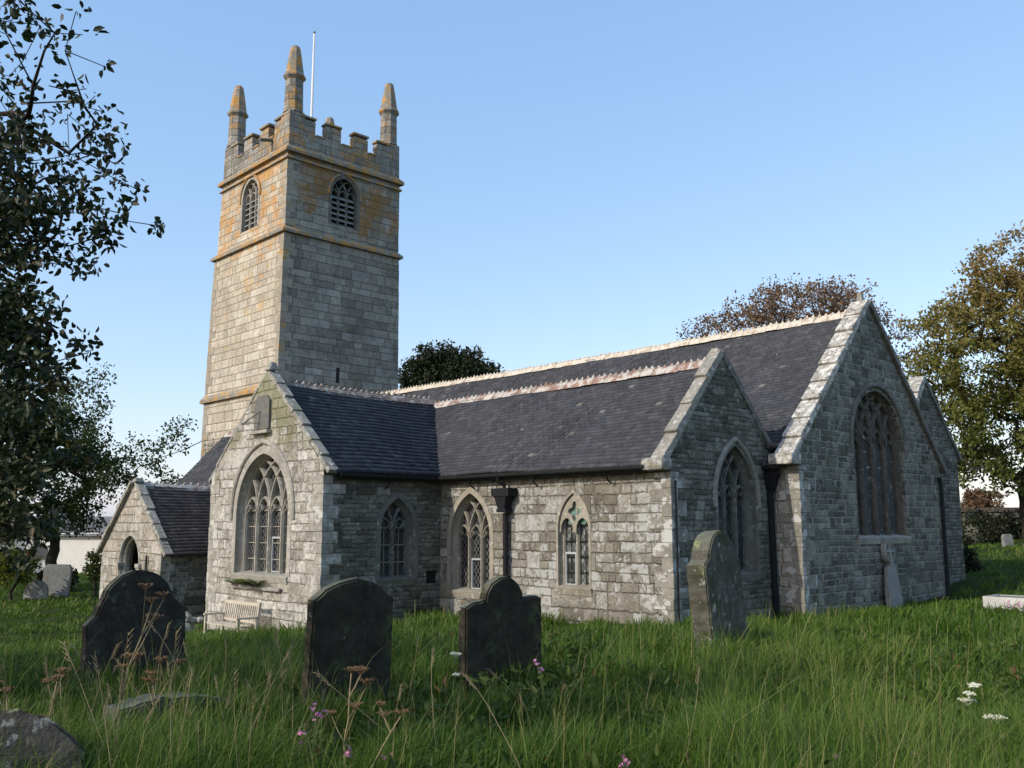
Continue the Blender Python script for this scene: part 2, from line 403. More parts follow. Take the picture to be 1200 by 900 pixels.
class MB:
    """collects geometry for one mesh"""
    def __init__(s):
        s.v, s.f = [], []

    def add(s, vs, fs):
        b = len(s.v)
        s.v += [tuple(x) for x in vs]
        s.f += [tuple(i + b for i in q) for q in fs]
        return s

    def box(s, a, b):
        (x0, y0, z0), (x1, y1, z1) = a, b
        return s.add([(x0, y0, z0), (x1, y0, z0), (x1, y1, z0), (x0, y1, z0), (x0, y0, z1), (x1, y0, z1), (x1, y1, z1), (x0, y1, z1)],
                     [(0, 3, 2, 1), (4, 5, 6, 7), (0, 1, 5, 4), (1, 2, 6, 5), (2, 3, 7, 6), (3, 0, 4, 7)])

    def frustum(s, c0, h0, c1, h1):
        """square-section tapered block: centre, (half x, half y) below and above"""
        p = []
        for (x, y, z), (hx, hy) in ((c0, h0), (c1, h1)):
            p += [(x - hx, y - hy, z), (x + hx, y - hy, z), (x + hx, y + hy, z), (x - hx, y + hy, z)]
        return s.add(p, [(0, 3, 2, 1), (4, 5, 6, 7), (0, 1, 5, 4), (1, 2, 6, 5), (2, 3, 7, 6), (3, 0, 4, 7)])

    def ngon_stack(s, cx, cy, rings, n=8, rot=0.0):
        vs, fs = [], []
        for r, z in rings:
            for i in range(n):
                a = rot + 2 * math.pi * i / n
                vs.append((cx + r * math.cos(a), cy + r * math.sin(a), z))
        for k in range(len(rings) - 1):
            for i in range(n):
                j = (i + 1) % n
                fs.append((k * n + i, k * n + j, (k + 1) * n + j, (k + 1) * n + i))
        fs.append(tuple(range(n - 1, -1, -1)))
        fs.append(tuple((len(rings) - 1) * n + i for i in range(n)))
        return s.add(vs, fs)

    def tube(s, pts, rad, n=6):
        pts = [Vector(p) for p in pts]
        if not isinstance(rad, (list, tuple)):
            rad = [rad] * len(pts)
        vs, fs = [], []
        ref = Vector((0.31, 0.17, 0.94))
        for i, p in enumerate(pts):
            d = (pts[min(i + 1, len(pts) - 1)] - pts[max(i - 1, 0)]).normalized()
            if abs(d.dot(ref)) > 0.97:
                r0 = Vector((1, 0, 0))
            else:
                r0 = ref
            a = d.cross(r0).normalized()
            b = d.cross(a)
            for k in range(n):
                t = 2 * math.pi * k / n
                vs.append(p + (a * math.cos(t) + b * math.sin(t)) * rad[i])
        for i in range(len(pts) - 1):
            for k in range(n):
                j = (k + 1) % n
                fs.append((i * n + k, i * n + j, (i + 1) * n + j, (i + 1) * n + k))
        fs.append(tuple(range(n - 1, -1, -1)))
        fs.append(tuple((len(pts) - 1) * n + k for k in range(n)))
        return s.add(vs, fs)

    def build(s, name, m, parent=None, smooth=False, bevel=0.0, label=None):
        me = bpy.data.meshes.new(name)
        me.from_pydata(s.v, [], s.f)
        if bevel:
            bm = bmesh.new()
            bm.from_mesh(me)
            bmesh.ops.remove_doubles(bm, verts=bm.verts, dist=1e-5)
            ed = [e for e in bm.edges if len(e.link_faces) == 2 and e.calc_face_angle(0) > 0.5]
            bmesh.ops.bevel(bm, geom=ed, offset=bevel, segments=2, affect='EDGES', profile=0.6)
            bm.to_mesh(me)
            bm.free()
        me.materials.append(MT[m] if isinstance(m, str) else m)
        if smooth:
            me.polygons.foreach_set('use_smooth', [True] * len(me.polygons))
        me.update()
        o = bpy.data.objects.new(name, me)
        link(o, parent)
        if label:
            o['label'] = label
        return o


def mesh_np(name, verts, faces, m, parent=None, tone=None, smooth=False, k=4):
    """fast mesh from arrays: faces (n,k), tone = one value per vertex"""
    me = bpy.data.meshes.new(name)
    n = len(faces)
    me.vertices.add(len(verts))
    me.vertices.foreach_set('co', np.asarray(verts, np.float32).ravel())
    me.loops.add(n * k)
    me.loops.foreach_set('vertex_index', np.asarray(faces, np.int32).ravel())
    me.polygons.add(n)
    me.polygons.foreach_set('loop_start', np.arange(0, n * k, k, dtype=np.int32))
    me.polygons.foreach_set('loop_total', np.full(n, k, np.int32))
    if smooth:
        me.polygons.foreach_set('use_smooth', np.ones(n, bool))
    if tone is not None:
        a = me.attributes.new('tone', 'FLOAT', 'POINT')
        a.data.foreach_set('value', np.asarray(tone, np.float32))
    me.materials.append(MT[m] if isinstance(m, str) else m)
    me.update()
    me.validate()
    o = bpy.data.objects.new(name, me)
    return link(o, parent)


# ------------------------------------------------------------------ ground
def gz(x, y):
    x = np.asarray(x, float)
    y = np.asarray(y, float)
    d = np.hypot(x, y)
    z = 0.38 * np.exp(-(d / 8.5) ** 2)
    z = z + 0.1 * np.exp(-((x + 7.5) ** 2 + (y - 13) ** 2) / 30.0)
    z = z - 0.28 / (1 + np.exp(-(d - 17) / 1.6)) / (1 + np.exp((x + 10.6) / 0.7)) / (1 + np.exp(np.clip((y - 32) / 1.5, -40, 40)))
    z = z - 0.85 * (1 / (1 + np.exp(-(-x - 21.5) / 1.8)))
    # the churchyard climbs to the north-east
    r = np.clip((y - 25 + 0.25 * (x + 10)) / 42.0, 0, 1)
    e = 1 / (1 + np.exp(np.clip(-(x + 19 + 0.3 * (y - 30)) / 3.0, -40, 40)))
    z = z + 1.9 * r * r * (3 - 2 * r) * e
    z = z + 0.05 * np.sin(x * 0.9 + 1.3) * np.sin(y * 1.1 + 0.4) + 0.03 * np.sin(x * 2.3 + y * 1.7)
    return z


def axis(lo, hi, step, far):
    a = list(np.arange(lo, hi + 1e-6, step))
    s, p = step, lo
    while p > -far:
        s *= 1.35
        p -= s
        a.insert(0, p)
    s, p = step, hi
    while p < far:
        s *= 1.35
        p += s
        a.append(p)
    return np.array(a)


gx, gy = axis(-60, 16, 0.6, 900), axis(-20, 90, 0.6, 900)
X, Y = np.meshgrid(gx, gy, indexing='ij')
V = np.stack([X, Y, gz(X, Y)], -1).reshape(-1, 3)
nx, ny = len(gx), len(gy)
I = np.arange(nx * ny).reshape(nx, ny)
Q = np.stack([I[:-1, :-1], I[1:, :-1], I[1:, 1:], I[:-1, 1:]], -1).reshape(-1, 4)
t = NT('turf')
p_ = t.n('NewGeometry').outputs['Position']
a_ = t.noise(p_, 3.0, 6, 0.7)
b_ = t.noise(p_, 30.0, 4, 0.7)
c_ = t.mix(t.smooth(a_, 0.3, 0.7), (0.03, 0.05, 0.01), (0.06, 0.09, 0.02))
c_ = t.mix(t.smooth(b_, 0.5, 0.8), c_, (0.075, 0.08, 0.03))
MT['turf'] = t.out(c_, 0.95, t.math('ADD', a_, b_), 0.12, 1.0, 0.1)
g = mesh_np('ground', V, Q, 'turf', smooth=True)
tag(g, kind='structure')

# ------------------------------------------------------------------ church
church = empty('church', (-25, 22, 0))
tag(church, 'grey stone parish church with a tall battlemented west tower and steep tiled gabled roofs', 'church')
bpy.context.view_layer.update()
CH_INV = Matrix.Translation((25, -22, 0))


def cpart(o):
    """children keep world coordinates"""
    o.matrix_parent_inverse = CH_INV
    return o


class Face:
    """a vertical wall plane: p(u, z, d) with d metres behind the face"""
    def __init__(s, kind, c):
        s.kind, s.c = kind, c          # 'S': y=c looking south ; 'E': x=c looking east ; 'W','N'

    def p(s, u, z, d=0.0):
        k = s.kind
        if k == 'S':
            return (u, s.c + d, z)
        if k == 'E':
            return (s.c - d, u, z)
        if k == 'W':
            return (s.c + d, u, z)
        return (u, s.c - d, z)


def fill(mb, face, outer, holes=(), d=0.0, reveal=0.0):
    loops = [[Vector((a, b, 0)) for a, b in outer]] + [[Vector((a, b, 0)) for a, b in h] for h in holes]
    tris = tessellate_polygon(loops)
    flat = [q for l in loops for q in l]
    vs = [face.p(q.x, q.y, d) for q in flat]
    want = Vector(face.p(0, 0, -1)) - Vector(face.p(0, 0, 0))
    fs = []
    for a, b, c in tris:
        nrm = (Vector(vs[b]) - Vector(vs[a])).cross(Vector(vs[c]) - Vector(vs[a]))
        fs.append((a, b, c) if nrm.dot(want) > 0 else (a, c, b))
    mb.add(vs, fs)
    if reveal:
        for h in holes:
            n = len(h)
            vv = [face.p(a, b, d) for a, b in h] + [face.p(a, b, d + reveal) for a, b in h]
            mb.add(vv, [(i, (i + 1) % n, n + (i + 1) % n, n + i) for i in range(n)])


def arch(u0, u1, z0, zs, za, n=9, d=0.0):
    """pointed-arch outline (closed loop), optionally grown by d"""
    u0, u1, z0, za = u0 - d, u1 + d, z0, za + d * 1.15
    a = (u1 - u0) / 2
    c = (u0 + u1) / 2
    r = max(za - zs, a * 1.0001)
    Rr = (a * a + r * r) / (2 * a)
    th = math.acos(max(-1, min(1, (Rr - a) / Rr)))
    left = [(c + (Rr - a) - Rr * math.cos(th * i / n), zs + Rr * math.sin(th * i / n)) for i in range(n + 1)]
    right = [(2 * c - x, z) for x, z in left[::-1]][1:]
    return [(u0, z0)] + left + right + [(u1, z0)]


def sweep(mb, face, pts, wd, depth0, dep, closed=False, cham=0.35):
    """a moulded bar following pts in the wall plane"""
    n = len(pts)
    prof = [(-0.5, 1), (-0.5, cham), (-0.22, 0), (0.22, 0), (0.5, cham), (0.5, 1)]
    vs, fs = [], []
    for i, (x, z) in enumerate(pts):
        if closed:
            q0, q1 = pts[(i - 1) % n], pts[(i + 1) % n]
        else:
            q0, q1 = pts[max(i - 1, 0)], pts[min(i + 1, n - 1)]
        dx, dz = q1[0] - q0[0], q1[1] - q0[1]
        l = math.hypot(dx, dz) or 1
        nx_, nz_ = -dz / l, dx / l
        for a, b in prof:
            vs.append(face.p(x + nx_ * a * wd, z + nz_ * a * wd, depth0 + b * dep))
    m = len(prof)
    for i in range(n if closed else n - 1):
        j = (i + 1) % n
        for k in range(m - 1):
            fs.append((i * m + k, i * m + k + 1, j * m + k + 1, j * m + k))
        fs.append((i * m + m - 1, i * m, j * m, j * m + m - 1))
    if not closed:
        fs.append(tuple(range(m)))
        fs.append(tuple((n - 1) * m + k for k in range(m)))
    mb.add(vs, fs)


def inside(poly, x, z):
    c = False
    n = len(poly)
    for i in range(n):
        (x1, z1), (x2, z2) = poly[i], poly[(i + 1) % n]
        if (z1 > z) != (z2 > z) and x < (x2 - x1) * (z - z1) / (z2 - z1) + x1:
            c = not c
    return c


def gothic_window(face, u0, u1, z0, zs, za, lights, mat='dress', glass='glass', depth=0.34, mull=0.11, hood=None, surround=0.16,
                  heads=True, tracery=True, bars=4, bar_mat='dress_warm', casement=None, label=None, infill=None, sill=True, sill_mat=None, splay=0.06):
    """returns the hole outline; adds the window as a part of the church"""
    hole = arch(u0, u1, z0, zs, za, 10)
    frame = MB()
    # dressed surround, a few mm proud of the wall
    if surround:
        outer = arch(u0, u1, z0, zs, za, 10, surround)
        n = len(hole)
        vs = [face.p(a, b, -0.012) for a, b in hole] + [face.p(a, b, -0.012) for a, b in outer]
        vs += [face.p(a, b, 0.02) for a, b in outer] + [face.p(a, b, 0.1) for a, b in hole]
        frame.add(vs, [(i, i + 1, n + i + 1, n + i) for i in range(n - 1)] + [(n + i, n + i + 1, 2 * n + i + 1, 2 * n + i) for i in range(n - 1)]
                  + [(i + 1, i, 3 * n + i, 3 * n + i + 1) for i in range(n - 1)])
    # splayed inner order
    hin = arch(u0 + splay, u1 - splay, z0, zs, za - splay * 1.1, 10)
    n = len(hole)
    vs = [face.p(a, b, 0.1) for a, b in hole] + [face.p(a, b, depth * 0.62) for a, b in hin] + [face.p(a, b, depth + 0.05) for a, b in hin]
    frame.add(vs, [(i + 1, i, n + i, n + i + 1) for i in range(n - 1)] + [(n + i + 1, n + i, 2 * n + i, 2 * n + i + 1) for i in range(n - 1)])
    f = cpart(frame.build('window', mat, church))
    if label:
        f['label'] = label

    def sub(mb, name, m, **k):
        o = mb.build(name, m, f, **k)
        return o
    # glass or stone infill
    mb = MB()
    fill(mb, face, hin, d=depth)
    sub(mb, 'infill' if infill else 'glass', infill or glass)
    ui0, ui1, zai = u0 + splay, u1 - splay, za - splay * 1.1
    W = ui1 - ui0
    lw = W / lights
    md = depth * 0.55
    # mullions
    a = W / 2
    Rr = (a * a + (zai - zs) ** 2) / (2 * a)
    for i in range(1, lights):
        mb = MB()
        m_ = ui0 + i * lw
        ztop = zs if tracery else zs + math.sqrt(max(0.01, Rr * Rr - (Rr - min(i, lights - i) * lw) ** 2))
        sweep(mb, face, [(m_, z0), (m_, ztop + 0.02)], mull, md, depth - md + 0.03)
        sub(mb, 'mullion', mat)
    tr = MB()
    th = math.acos((Rr - a) / Rr)
    sweep(tr, face, arch(ui0 + 0.02, ui1 - 0.02, z0, zs, zai - 0.02, 10), 0.07, md + 0.01, depth - md)
    if tracery:
        for i in range(1, lights):
            for sgn in (1, -1):
                base = ui0 + i * lw
                pts = []
                for k in range(15):
                    x = base + sgn * (Rr - Rr * math.cos(th * k / 14))
                    z = zs + Rr * math.sin(th * k / 14)
                    if not inside(hin, x, z):
                        break
                    pts.append((x, z))
                if len(pts) > 2:
                    sweep(tr, face, pts, mull * 0.8, md + 0.012, depth - md)
    if heads:
        for i in range(lights):
            l0, l1 = ui0 + i * lw, ui0 + (i + 1) * lw
            hp = arch(l0 + 0.02, l1 - 0.02, zs - 0.04, zs - lw * 0.12, zs + lw * 0.62, 7)[1:-1]
            hp = [q for q in hp if inside(hin, q[0], q[1] + 0.03)]
            if len(hp) > 2:
                sweep(tr, face, hp, mull * 0.6, md + 0.03, depth - md - 0.02)
            # cusps
            for s_ in (-1, 1):
                cx = (l0 + l1) / 2 + s_ * lw * 0.27
                cu = [(cx + s_ * lw * 0.16, zs - 0.02), (cx - s_ * lw * 0.06, zs + lw * 0.14), (cx + s_ * lw * 0.03, zs + lw * 0.34)]
                cu = [q for q in cu if inside(hin, *q)]
                if len(cu) == 3:
                    sweep(tr, face, cu, mull * 0.4, md + 0.05, depth - md - 0.05)
    sub(tr, 'tracery', mat)
    if bars:
        b = MB()
        for k in range(bars):
            z = z0 + (zs + 0.1 - z0) * (k + 0.9) / bars
            for i in range(lights):
                l0, l1 = ui0 + i * lw + mull / 2, ui0 + (i + 1) * lw - mull / 2
                if inside(hin, l0, z) and inside(hin, l1, z):
                    p0, p1 = face.p(l0, z - 0.012, depth - 0.03), face.p(l1, z + 0.012, depth - 0.055)
                    b.box([min(c) for c in zip(p0, p1)], [max(c) for c in zip(p0, p1)])
        for i in range(lights):
            m_ = ui0 + (i + 0.5) * lw
            p0, p1 = face.p(m_ - 0.008, z0, depth - 0.03), face.p(m_ + 0.008, zs, depth - 0.05)
            b.box([min(c) for c in zip(p0, p1)], [max(c) for c in zip(p0, p1)])
        sub(b, 'saddle_bars', bar_mat)
    if casement:
        i, za_, zb_ = casement
        l0, l1 = ui0 + i * lw + mull / 2 + 0.01, ui0 + (i + 1) * lw - mull / 2 - 0.01
        c = MB()
        for (x0, y0, x1, y1) in ((l0, za_, l0 + 0.03, zb_), (l1 - 0.03, za_, l1, zb_), (l0 + 0.03, za_, l1 - 0.03, za_ + 0.03), (l0 + 0.03, zb_ - 0.05, l1 - 0.03, zb_)):
            p0, p1 = face.p(x0, y0, depth - 0.075), face.p(x1, y1, depth - 0.01)
            c.box([min(q) for q in zip(p0, p1)], [max(q) for q in zip(p0, p1)])
        sub(c, 'casement', 'white')
    if sill:
        s_ = MB()
        vs = [face.p(u0 - 0.1, z0 - 0.2, -0.02), face.p(u1 + 0.1, z0 - 0.2, -0.02), face.p(u1 + 0.1, z0 - 0.03, -0.07), face.p(u0 - 0.1, z0 - 0.03, -0.07),
              face.p(u0 - 0.1, z0 + 0.003, 0.0), face.p(u1 + 0.1, z0 + 0.003, 0.0), face.p(u0, z0 + 0.06, depth), face.p(u1, z0 + 0.06, depth), face.p(u0 - 0.1, z0 - 0.2, 0.1), face.p(u1 + 0.1, z0 - 0.2, 0.1)]
        s_.add(vs, [(0, 1, 2, 3), (3, 2, 5, 4), (4, 5, 7, 6), (0, 3, 4, 8), (1, 9, 5, 2), (8, 9, 1, 0)])
        sub(s_, 'sill', sill_mat or mat)
    if hood:
        h = MB()
        off, drop, hm = hood
        pts = arch(u0, u1, zs - drop, zs, za, 10, off)
        sweep(h, face, pts, 0.13, -0.075, 0.11)
        sub(h, 'hood_mould', hm)
    return hole


# --- masonry faces
FA = Face('S', 17.49)
FAE = Face('E', -13.04)
FTE = Face('E', -21.36)
FTS = Face('S', 13.475)
FC = Face('E', -12.23)
FCS = Face('S', 21.835)
FNA = Face('E', -13.25)
FP = Face('S', 13.48)

# south aisle: long south wall with a three-light and a two-light window
h3 = gothic_window(FA, -20.9, -19.22, 0.26, 1.75, 2.98, 3, 'dress_warm', 'glass', surround=0.15, splay=0.04, mull=0.075, bars=0, casement=(1, 0.3, 1.15), heads=True,
                   label='three-light pointed aisle window with a white casement in its middle light')
h2 = gothic_window(FA, -16.62, -15.58, 0.55, 2.0, 2.88, 2, 'dress_warm', 'glass_light', surround=0.07, splay=0.03, mull=0.1, bars=4, bar_mat='iron', tracery=False, heads=False, casement=(0, 0.58, 1.4), depth=0.24,
                   label='two-light window with a quatrefoil over its paired heads')
mb = MB()
fill(mb, FA, [(-39.5, -1), (-13.04, -1), (-13.04, 3.45), (-39.5, 3.45)], [h3, h2])
cpart(mb.build('aisle_wall', 'aisle', church))
# plate tracery over the two lights, pierced by a quatrefoil
w2 = [o for o in church.children if o.get('label', '').startswith('two-light window with')][0]
qf = [(-16.1 + 0.17 * math.cos(a) * (1 + 0.3 * math.cos(4 * a)), 2.42 + 0.2 * math.sin(a) * (1 + 0.3 * math.cos(4 * a))) for a in [2 * math.pi * i / 32 for i in range(32)]]
hd2 = arch(-16.61, -15.59, 1.9, 2.0, 2.87, 10)
la = arch(-16.57, -16.16, 1.9, 1.98, 2.26, 6)
lb = arch(-16.04, -15.63, 1.9, 1.98, 2.26, 6)
q = MB()
fill(q, FA, hd2 + lb[::-1] + la[::-1], [qf], d=0.05, reveal=0.12)
o = q.build('plate_tracery', 'dress_warm', w2)
q = MB()
fill(q, FA, [(-16.4, 2.1), (-15.8, 2.1), (-15.8, 2.68), (-16.4, 2.68)], d=0.15)
q.build('quatrefoil_light', 'copper', w2)
# aisle east gable
hE = gothic_window(FAE, 19.36, 21.02, 0.9, 2.75, 4.05, 3, 'dress_dark', 'glass_dim', surround=0.12, bars=0, hood=(0.14, 0.25, 'hood_grey'), mull=0.085,
                   label='three-light pointed window in the aisle gable')
mb = MB()
fill(mb, FAE, [(17.49, -1), (21.835, -1), (21.835, 4.05), (19.76, 6.32), (17.49, 3.62)], [hE])
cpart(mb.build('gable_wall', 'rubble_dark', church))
# aisle west end
mb = MB()
fill(mb, Face('W', -39.5), [(17.49, -1.5), (21.6, -1.5), (21.6, 4.2), (19.76, 6.1), (17.49, 3.5)])
cpart(mb.build('gable_wall', 'rubble', church))

# transept
hT = gothic_window(FTS, -26.1, -23.12, 0.68, 2.45, 4.15, 4, 'dress', 'glass', surround=0.2, mull=0.1, bars=4, casement=(2, 0.75, 1.75), hood=(0.3, 0.2, 'dress'), depth=0.42,
                   label='tall four-light pointed window in the sunlit transept gable')
mb = MB()
fill(mb, FTS, [(-27.83, -1.5), (-21.36, -1.5), (-21.36, 3.6), (-24.6, 6.55), (-27.83, 3.55)], [hT])
cpart(mb.build('transept_wall', 'transept', church))
hTE = gothic_window(FTE, 15.36, 16.5, 0.62, 1.95, 2.84, 2, 'dress_dark', 'glass_dim', surround=0.16, mull=0.11, bars=3,
                    label='two-light pointed window in the shaded transept side')
vent = [(16.98, 0.42), (17.4, 0.42), (17.4, 0.78), (16.98, 0.78)]
mb = MB()
fill(mb, FTE, [(13.475, -1.5), (17.6, -1.5), (17.6, 3.55), (13.475, 3.55)], [hTE, vent])
mb.add([FTE.p(a, b, d) for d in (0, 0.1) for a, b in vent], [(i, (i + 1) % 4, 4 + (i + 1) % 4, 4 + i) for i in range(4)])
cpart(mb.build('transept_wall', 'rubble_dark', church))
mb = MB()
fill(mb, Face('W', -27.83), [(13.475, -1.5), (17.6, -1.5), (17.6, 3.5), (13.475, 3.5)])
cpart(mb.build('transept_wall', 'rubble_dark', church))
mb = MB()
fill(mb, FTE, [(16.9, 0.35), (17.46, 0.35), (17.46, 0.85), (16.9, 0.85)], d=0.1)
cpart(mb.build('vent', 'dark', church))

# nave and chancel: wide east gable with the walled-up window
hC = gothic_window(FC, 24.92, 28.06, 1.75, 4.4, 5.98, 4, 'dress_brown', 'glass_dim', surround=0.0, bars=0, hood=(0.16, 0.3, 'dress_dark'), infill='panel', mull=0.2, depth=0.3, sill_mat='dress',
                   label='large walled-up east window with brown stone mullions')
mb = MB()
fill(mb, FC, [(21.835, -1), (30.7, -1), (30.7, 4.0), (26.3, 8.62), (21.835, 3.95)], [hC], reveal=0.1)
cpart(mb.build('chancel_wall', 'rubble', church))
mb = MB()
fill(mb, FCS, [(-39, -1), (-12.23, -1), (-12.23, 3.95), (-39, 3.95)])
fill(mb, Face('N', 30.7), [(-39, -1), (-12.23, -1), (-12.23, 3.95), (-39, 3.95)])
fill(mb, Face('W', -38.4), [(21.835, -1), (30.7, -1), (30.7, 3.95), (26.27, 8.32), (21.835, 3.95)])
cpart(mb.build('chancel_wall', 'porch', church))
# north aisle
mb = MB()
fill(mb, FNA, [(30.6, -1.5), (34.9, -1.5), (34.9, 4.55), (32.5, 7.1), (30.6, 4.9)])
fill(mb, Face('N', 34.9), [(-39, -1.5), (-13.25, -1.5), (-13.25, 4.55), (-39, 4.55)])
fill(mb, Face('W', -39), [(30.6, -1.5), (34.9, -1.5), (34.9, 4.55), (32.5, 7.1), (30.6, 4.9)])
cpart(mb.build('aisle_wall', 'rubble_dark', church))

# porch
hd = arch(-34.85, -33.05, -1.5, 0.72, 1.72, 10)
mb = MB()
fill(mb, FP, [(-36.6, -1.5), (-31.3, -1.5), (-31.3, 1.2), (-33.95, 3.65), (-36.6, 1.2)], [hd], reveal=0.45)
cpart(mb.build('porch_wall', 'porch', church))
mb = MB()
fill(mb, Face('E', -31.3), [(13.48, -1.5), (17.49, -1.5), (17.49, 1.2), (13.48, 1.2)])
cpart(mb.build('porch_wall', 'rubble', church))
mb = MB()
fill(mb, Face('W', -36.6), [(13.48, -1.5), (17.49, -1.5), (17.49, 1.2), (13.48, 1.2)])
cpart(mb.build('porch_wall', 'rubble', church))
mb = MB()
for k, (off, d0) in enumerate(((0.02, -0.05), (-0.07, 0.1))):
    sweep(mb, FP, arch(-34.85, -33.05, -0.9, 0.72, 1.72, 10, off), 0.11, d0, 0.2)
dw = cpart(mb.build('doorway', 'dress', church, label='moulded pointed porch doorway'))
for x in (-34.95, -33.1):
    cap = MB()
    cap.box((x - 0.12, 13.36, 0.6), (x + 0.2, 13.8, 0.74))
    cap.box((x - 0.09, 13.39, 0.52), (x + 0.17, 13.8, 0.6))
    cap.build('capital', 'dress', dw, bevel=0.015)
mb = MB()
fill(mb, FP, [(-35.2, -1.5), (-32.7, -1.5), (-32.7, 2.2), (-35.2, 2.2)], d=2.2)
mb.build('dark_interior', 'dark', dw)
mb = MB()
mb.tube([(-32.35, 13.41, -0.4), (-32.35, 13.41, 1.05)], 0.035, 6)
cpart(mb.build('pipe', 'gutter', church))

# --- tower: three slightly battered stages
TX0, TX1, TY0, TY1 = -45.95, -38.5, 21.6, 28.62


def stage(z0, z1, in0, in1, wests):
    """two meshes: sunny sides and shaded sides"""
    w0, w1 = wests
    a = [(w0, TY0 + in0, z0), (TX1 - in0 * 0.4, TY0 + in0, z0), (TX1 - in0 * 0.4, TY1 - in0, z0), (w0, TY1 - in0, z0)]
    b = [(w1, TY0 + in1, z1), (TX1 - in1 * 0.4, TY0 + in1, z1), (TX1 - in1 * 0.4, TY1 - in1, z1), (w1, TY1 - in1, z1)]
    return a, b


def loft_face(mb, a0, a1, b0, b1):
    mb.add([a0, a1, b1, b0], [(0, 1, 2, 3)])


def louvre_window(face, uc, wd, z0, zs, za, mat, label):
    hole = arch(uc - wd / 2, uc + wd / 2, z0, zs, za, 10)
    fr = MB()
    outer = arch(uc - wd / 2, uc + wd / 2, z0, zs, za, 10, 0.16)
    n = len(hole)
    fr.add([face.p(a, b, -0.02) for a, b in hole] + [face.p(a, b, -0.02) for a, b in outer] + [face.p(a, b, 0.03) for a, b in outer] + [face.p(a, b, 0.46) for a, b in hole],
           [(i, i + 1, n + i + 1, n + i) for i in range(n - 1)] + [(n + i, n + i + 1, 2 * n + i + 1, 2 * n + i) for i in range(n - 1)] + [(i + 1, i, 3 * n + i, 3 * n + i + 1) for i in range(n - 1)])
    f = cpart(fr.build('window', mat, church, label=label))
    g_ = MB()
    fill(g_, face, hole, d=0.45)
    g_.build('backing', 'dark', f)
    u0, u1 = uc - wd / 2, uc + wd / 2
    lw = wd / 3
    for i in (1, 2):
        m_ = MB()
        sweep(m_, face, [(u0 + i * lw, z0), (u0 + i * lw, zs + 0.1)], 0.1, 0.12, 0.2)
        m_.build('mullion', mat, f)
    tr = MB()
    a = wd / 2
    Rr = (a * a + (za - zs) ** 2) / (2 * a)
    th = math.acos((Rr - a) / Rr)
    for i in (1, 2):
        for s_ in (1, -1):
            pts = []
            for k in range(15):
                x = u0 + i * lw + s_ * (Rr - Rr * math.cos(th * k / 14))
                z = zs + Rr * math.sin(th * k / 14)
                if not inside(hole, x, z):
                    break
                pts.append((x, z))
            if len(pts) > 2:
                sweep(tr, face, pts, 0.085, 0.13, 0.2)
    for i in range(3):
        hp = [p_ for p_ in arch(u0 + i * lw, u0 + (i + 1) * lw, zs, zs - 0.1, zs + 0.3, 6)[1:-1] if inside(hole, p_[0], p_[1] + 0.02)]
        if len(hp) > 2:
            sweep(tr, face, hp, 0.08, 0.14, 0.2)
    tr.build('tracery', mat, f)
    nl = 6
    for i in range(3):
        for k in range(nl):
            z = z0 + 0.03 + k * (zs + 0.05 - z0) / nl
            l = MB()
            a0, a1 = u0 + i * lw + 0.045, u0 + (i + 1) * lw - 0.045
            vs = [face.p(a0, z, 0.14), face.p(a1, z, 0.14), face.p(a1, z + 0.22, 0.42), face.p(a0, z + 0.22, 0.42)]
            vs += [face.p(a0, z + 0.05, 0.14), face.p(a1, z + 0.05, 0.14), face.p(a1, z + 0.27, 0.42), face.p(a0, z + 0.27, 0.42)]
            l.add(vs, [(0, 1, 2, 3), (4, 7, 6, 5), (0, 4, 5, 1), (1, 5, 6, 2), (3, 2, 6, 7), (0, 3, 7, 4)])
            l.build('louvre', 'louvre', f)
    h = MB()
    sweep(h, face, arch(uc - wd / 2, uc + wd / 2, zs - 0.12, zs, za, 10, 0.2), 0.12, -0.09, 0.13)
    h.build('hood_mould', 'string', f)
    return hole


STG = [(-1.5, 8.5, 0.0, 0.04, (-46.05, -46.0)), (8.5, 16.1, 0.04, 0.12, (-45.95, -45.75)), (16.1, 20.05, 0.14, 0.18, (-45.6, -45.35))]
for i, (z0, z1, a_in, b_in, ws) in enumerate(STG):
    A, B = stage(z0, z1, a_in, b_in, ws)
    ms, me_ = MB(), MB()
    if i < 2:
        loft_face(ms, A[0], A[1], B[0], B[1])
        loft_face(ms, A[3], A[0], B[3], B[0])
        loft_face(me_, A[1], A[2], B[1], B[2])
        loft_face(me_, A[2], A[3], B[2], B[3])
    else:
        ys = TY0 + 0.16
        xe = TX1 - 0.06
        FS, FE = Face('S', ys), Face('E', xe)
        hs = louvre_window(FS, -42.15, 1.65, 16.95, 18.65, 19.6, 'dress', 'louvred belfry window in the sunlit tower face')
        he = louvre_window(FE, 25.05, 1.5, 16.95, 18.6, 19.5, 'dress_dark', 'louvred belfry window in the shaded tower face')
        fill(ms, FS, [(ws[0], z0), (xe, z0), (xe, z1), (ws[1], z1)], [hs])
        fill(me_, FE, [(ys, z0), (TY1 - 0.16, z0), (TY1 - 0.16, z1), (ys, z1)], [he])
        loft_face(ms, (ws[0], TY1 - 0.16, z0), (ws[0], ys, z0), (ws[1], TY1 - 0.16, z1), (ws[1], ys, z1))
        loft_face(me_, (xe, TY1 - 0.16, z0), (ws[0], TY1 - 0.16, z0), (xe, TY1 - 0.16, z1), (ws[1], TY1 - 0.16, z1))
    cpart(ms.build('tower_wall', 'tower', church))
    cpart(me_.build('tower_wall', 'tower_e', church))


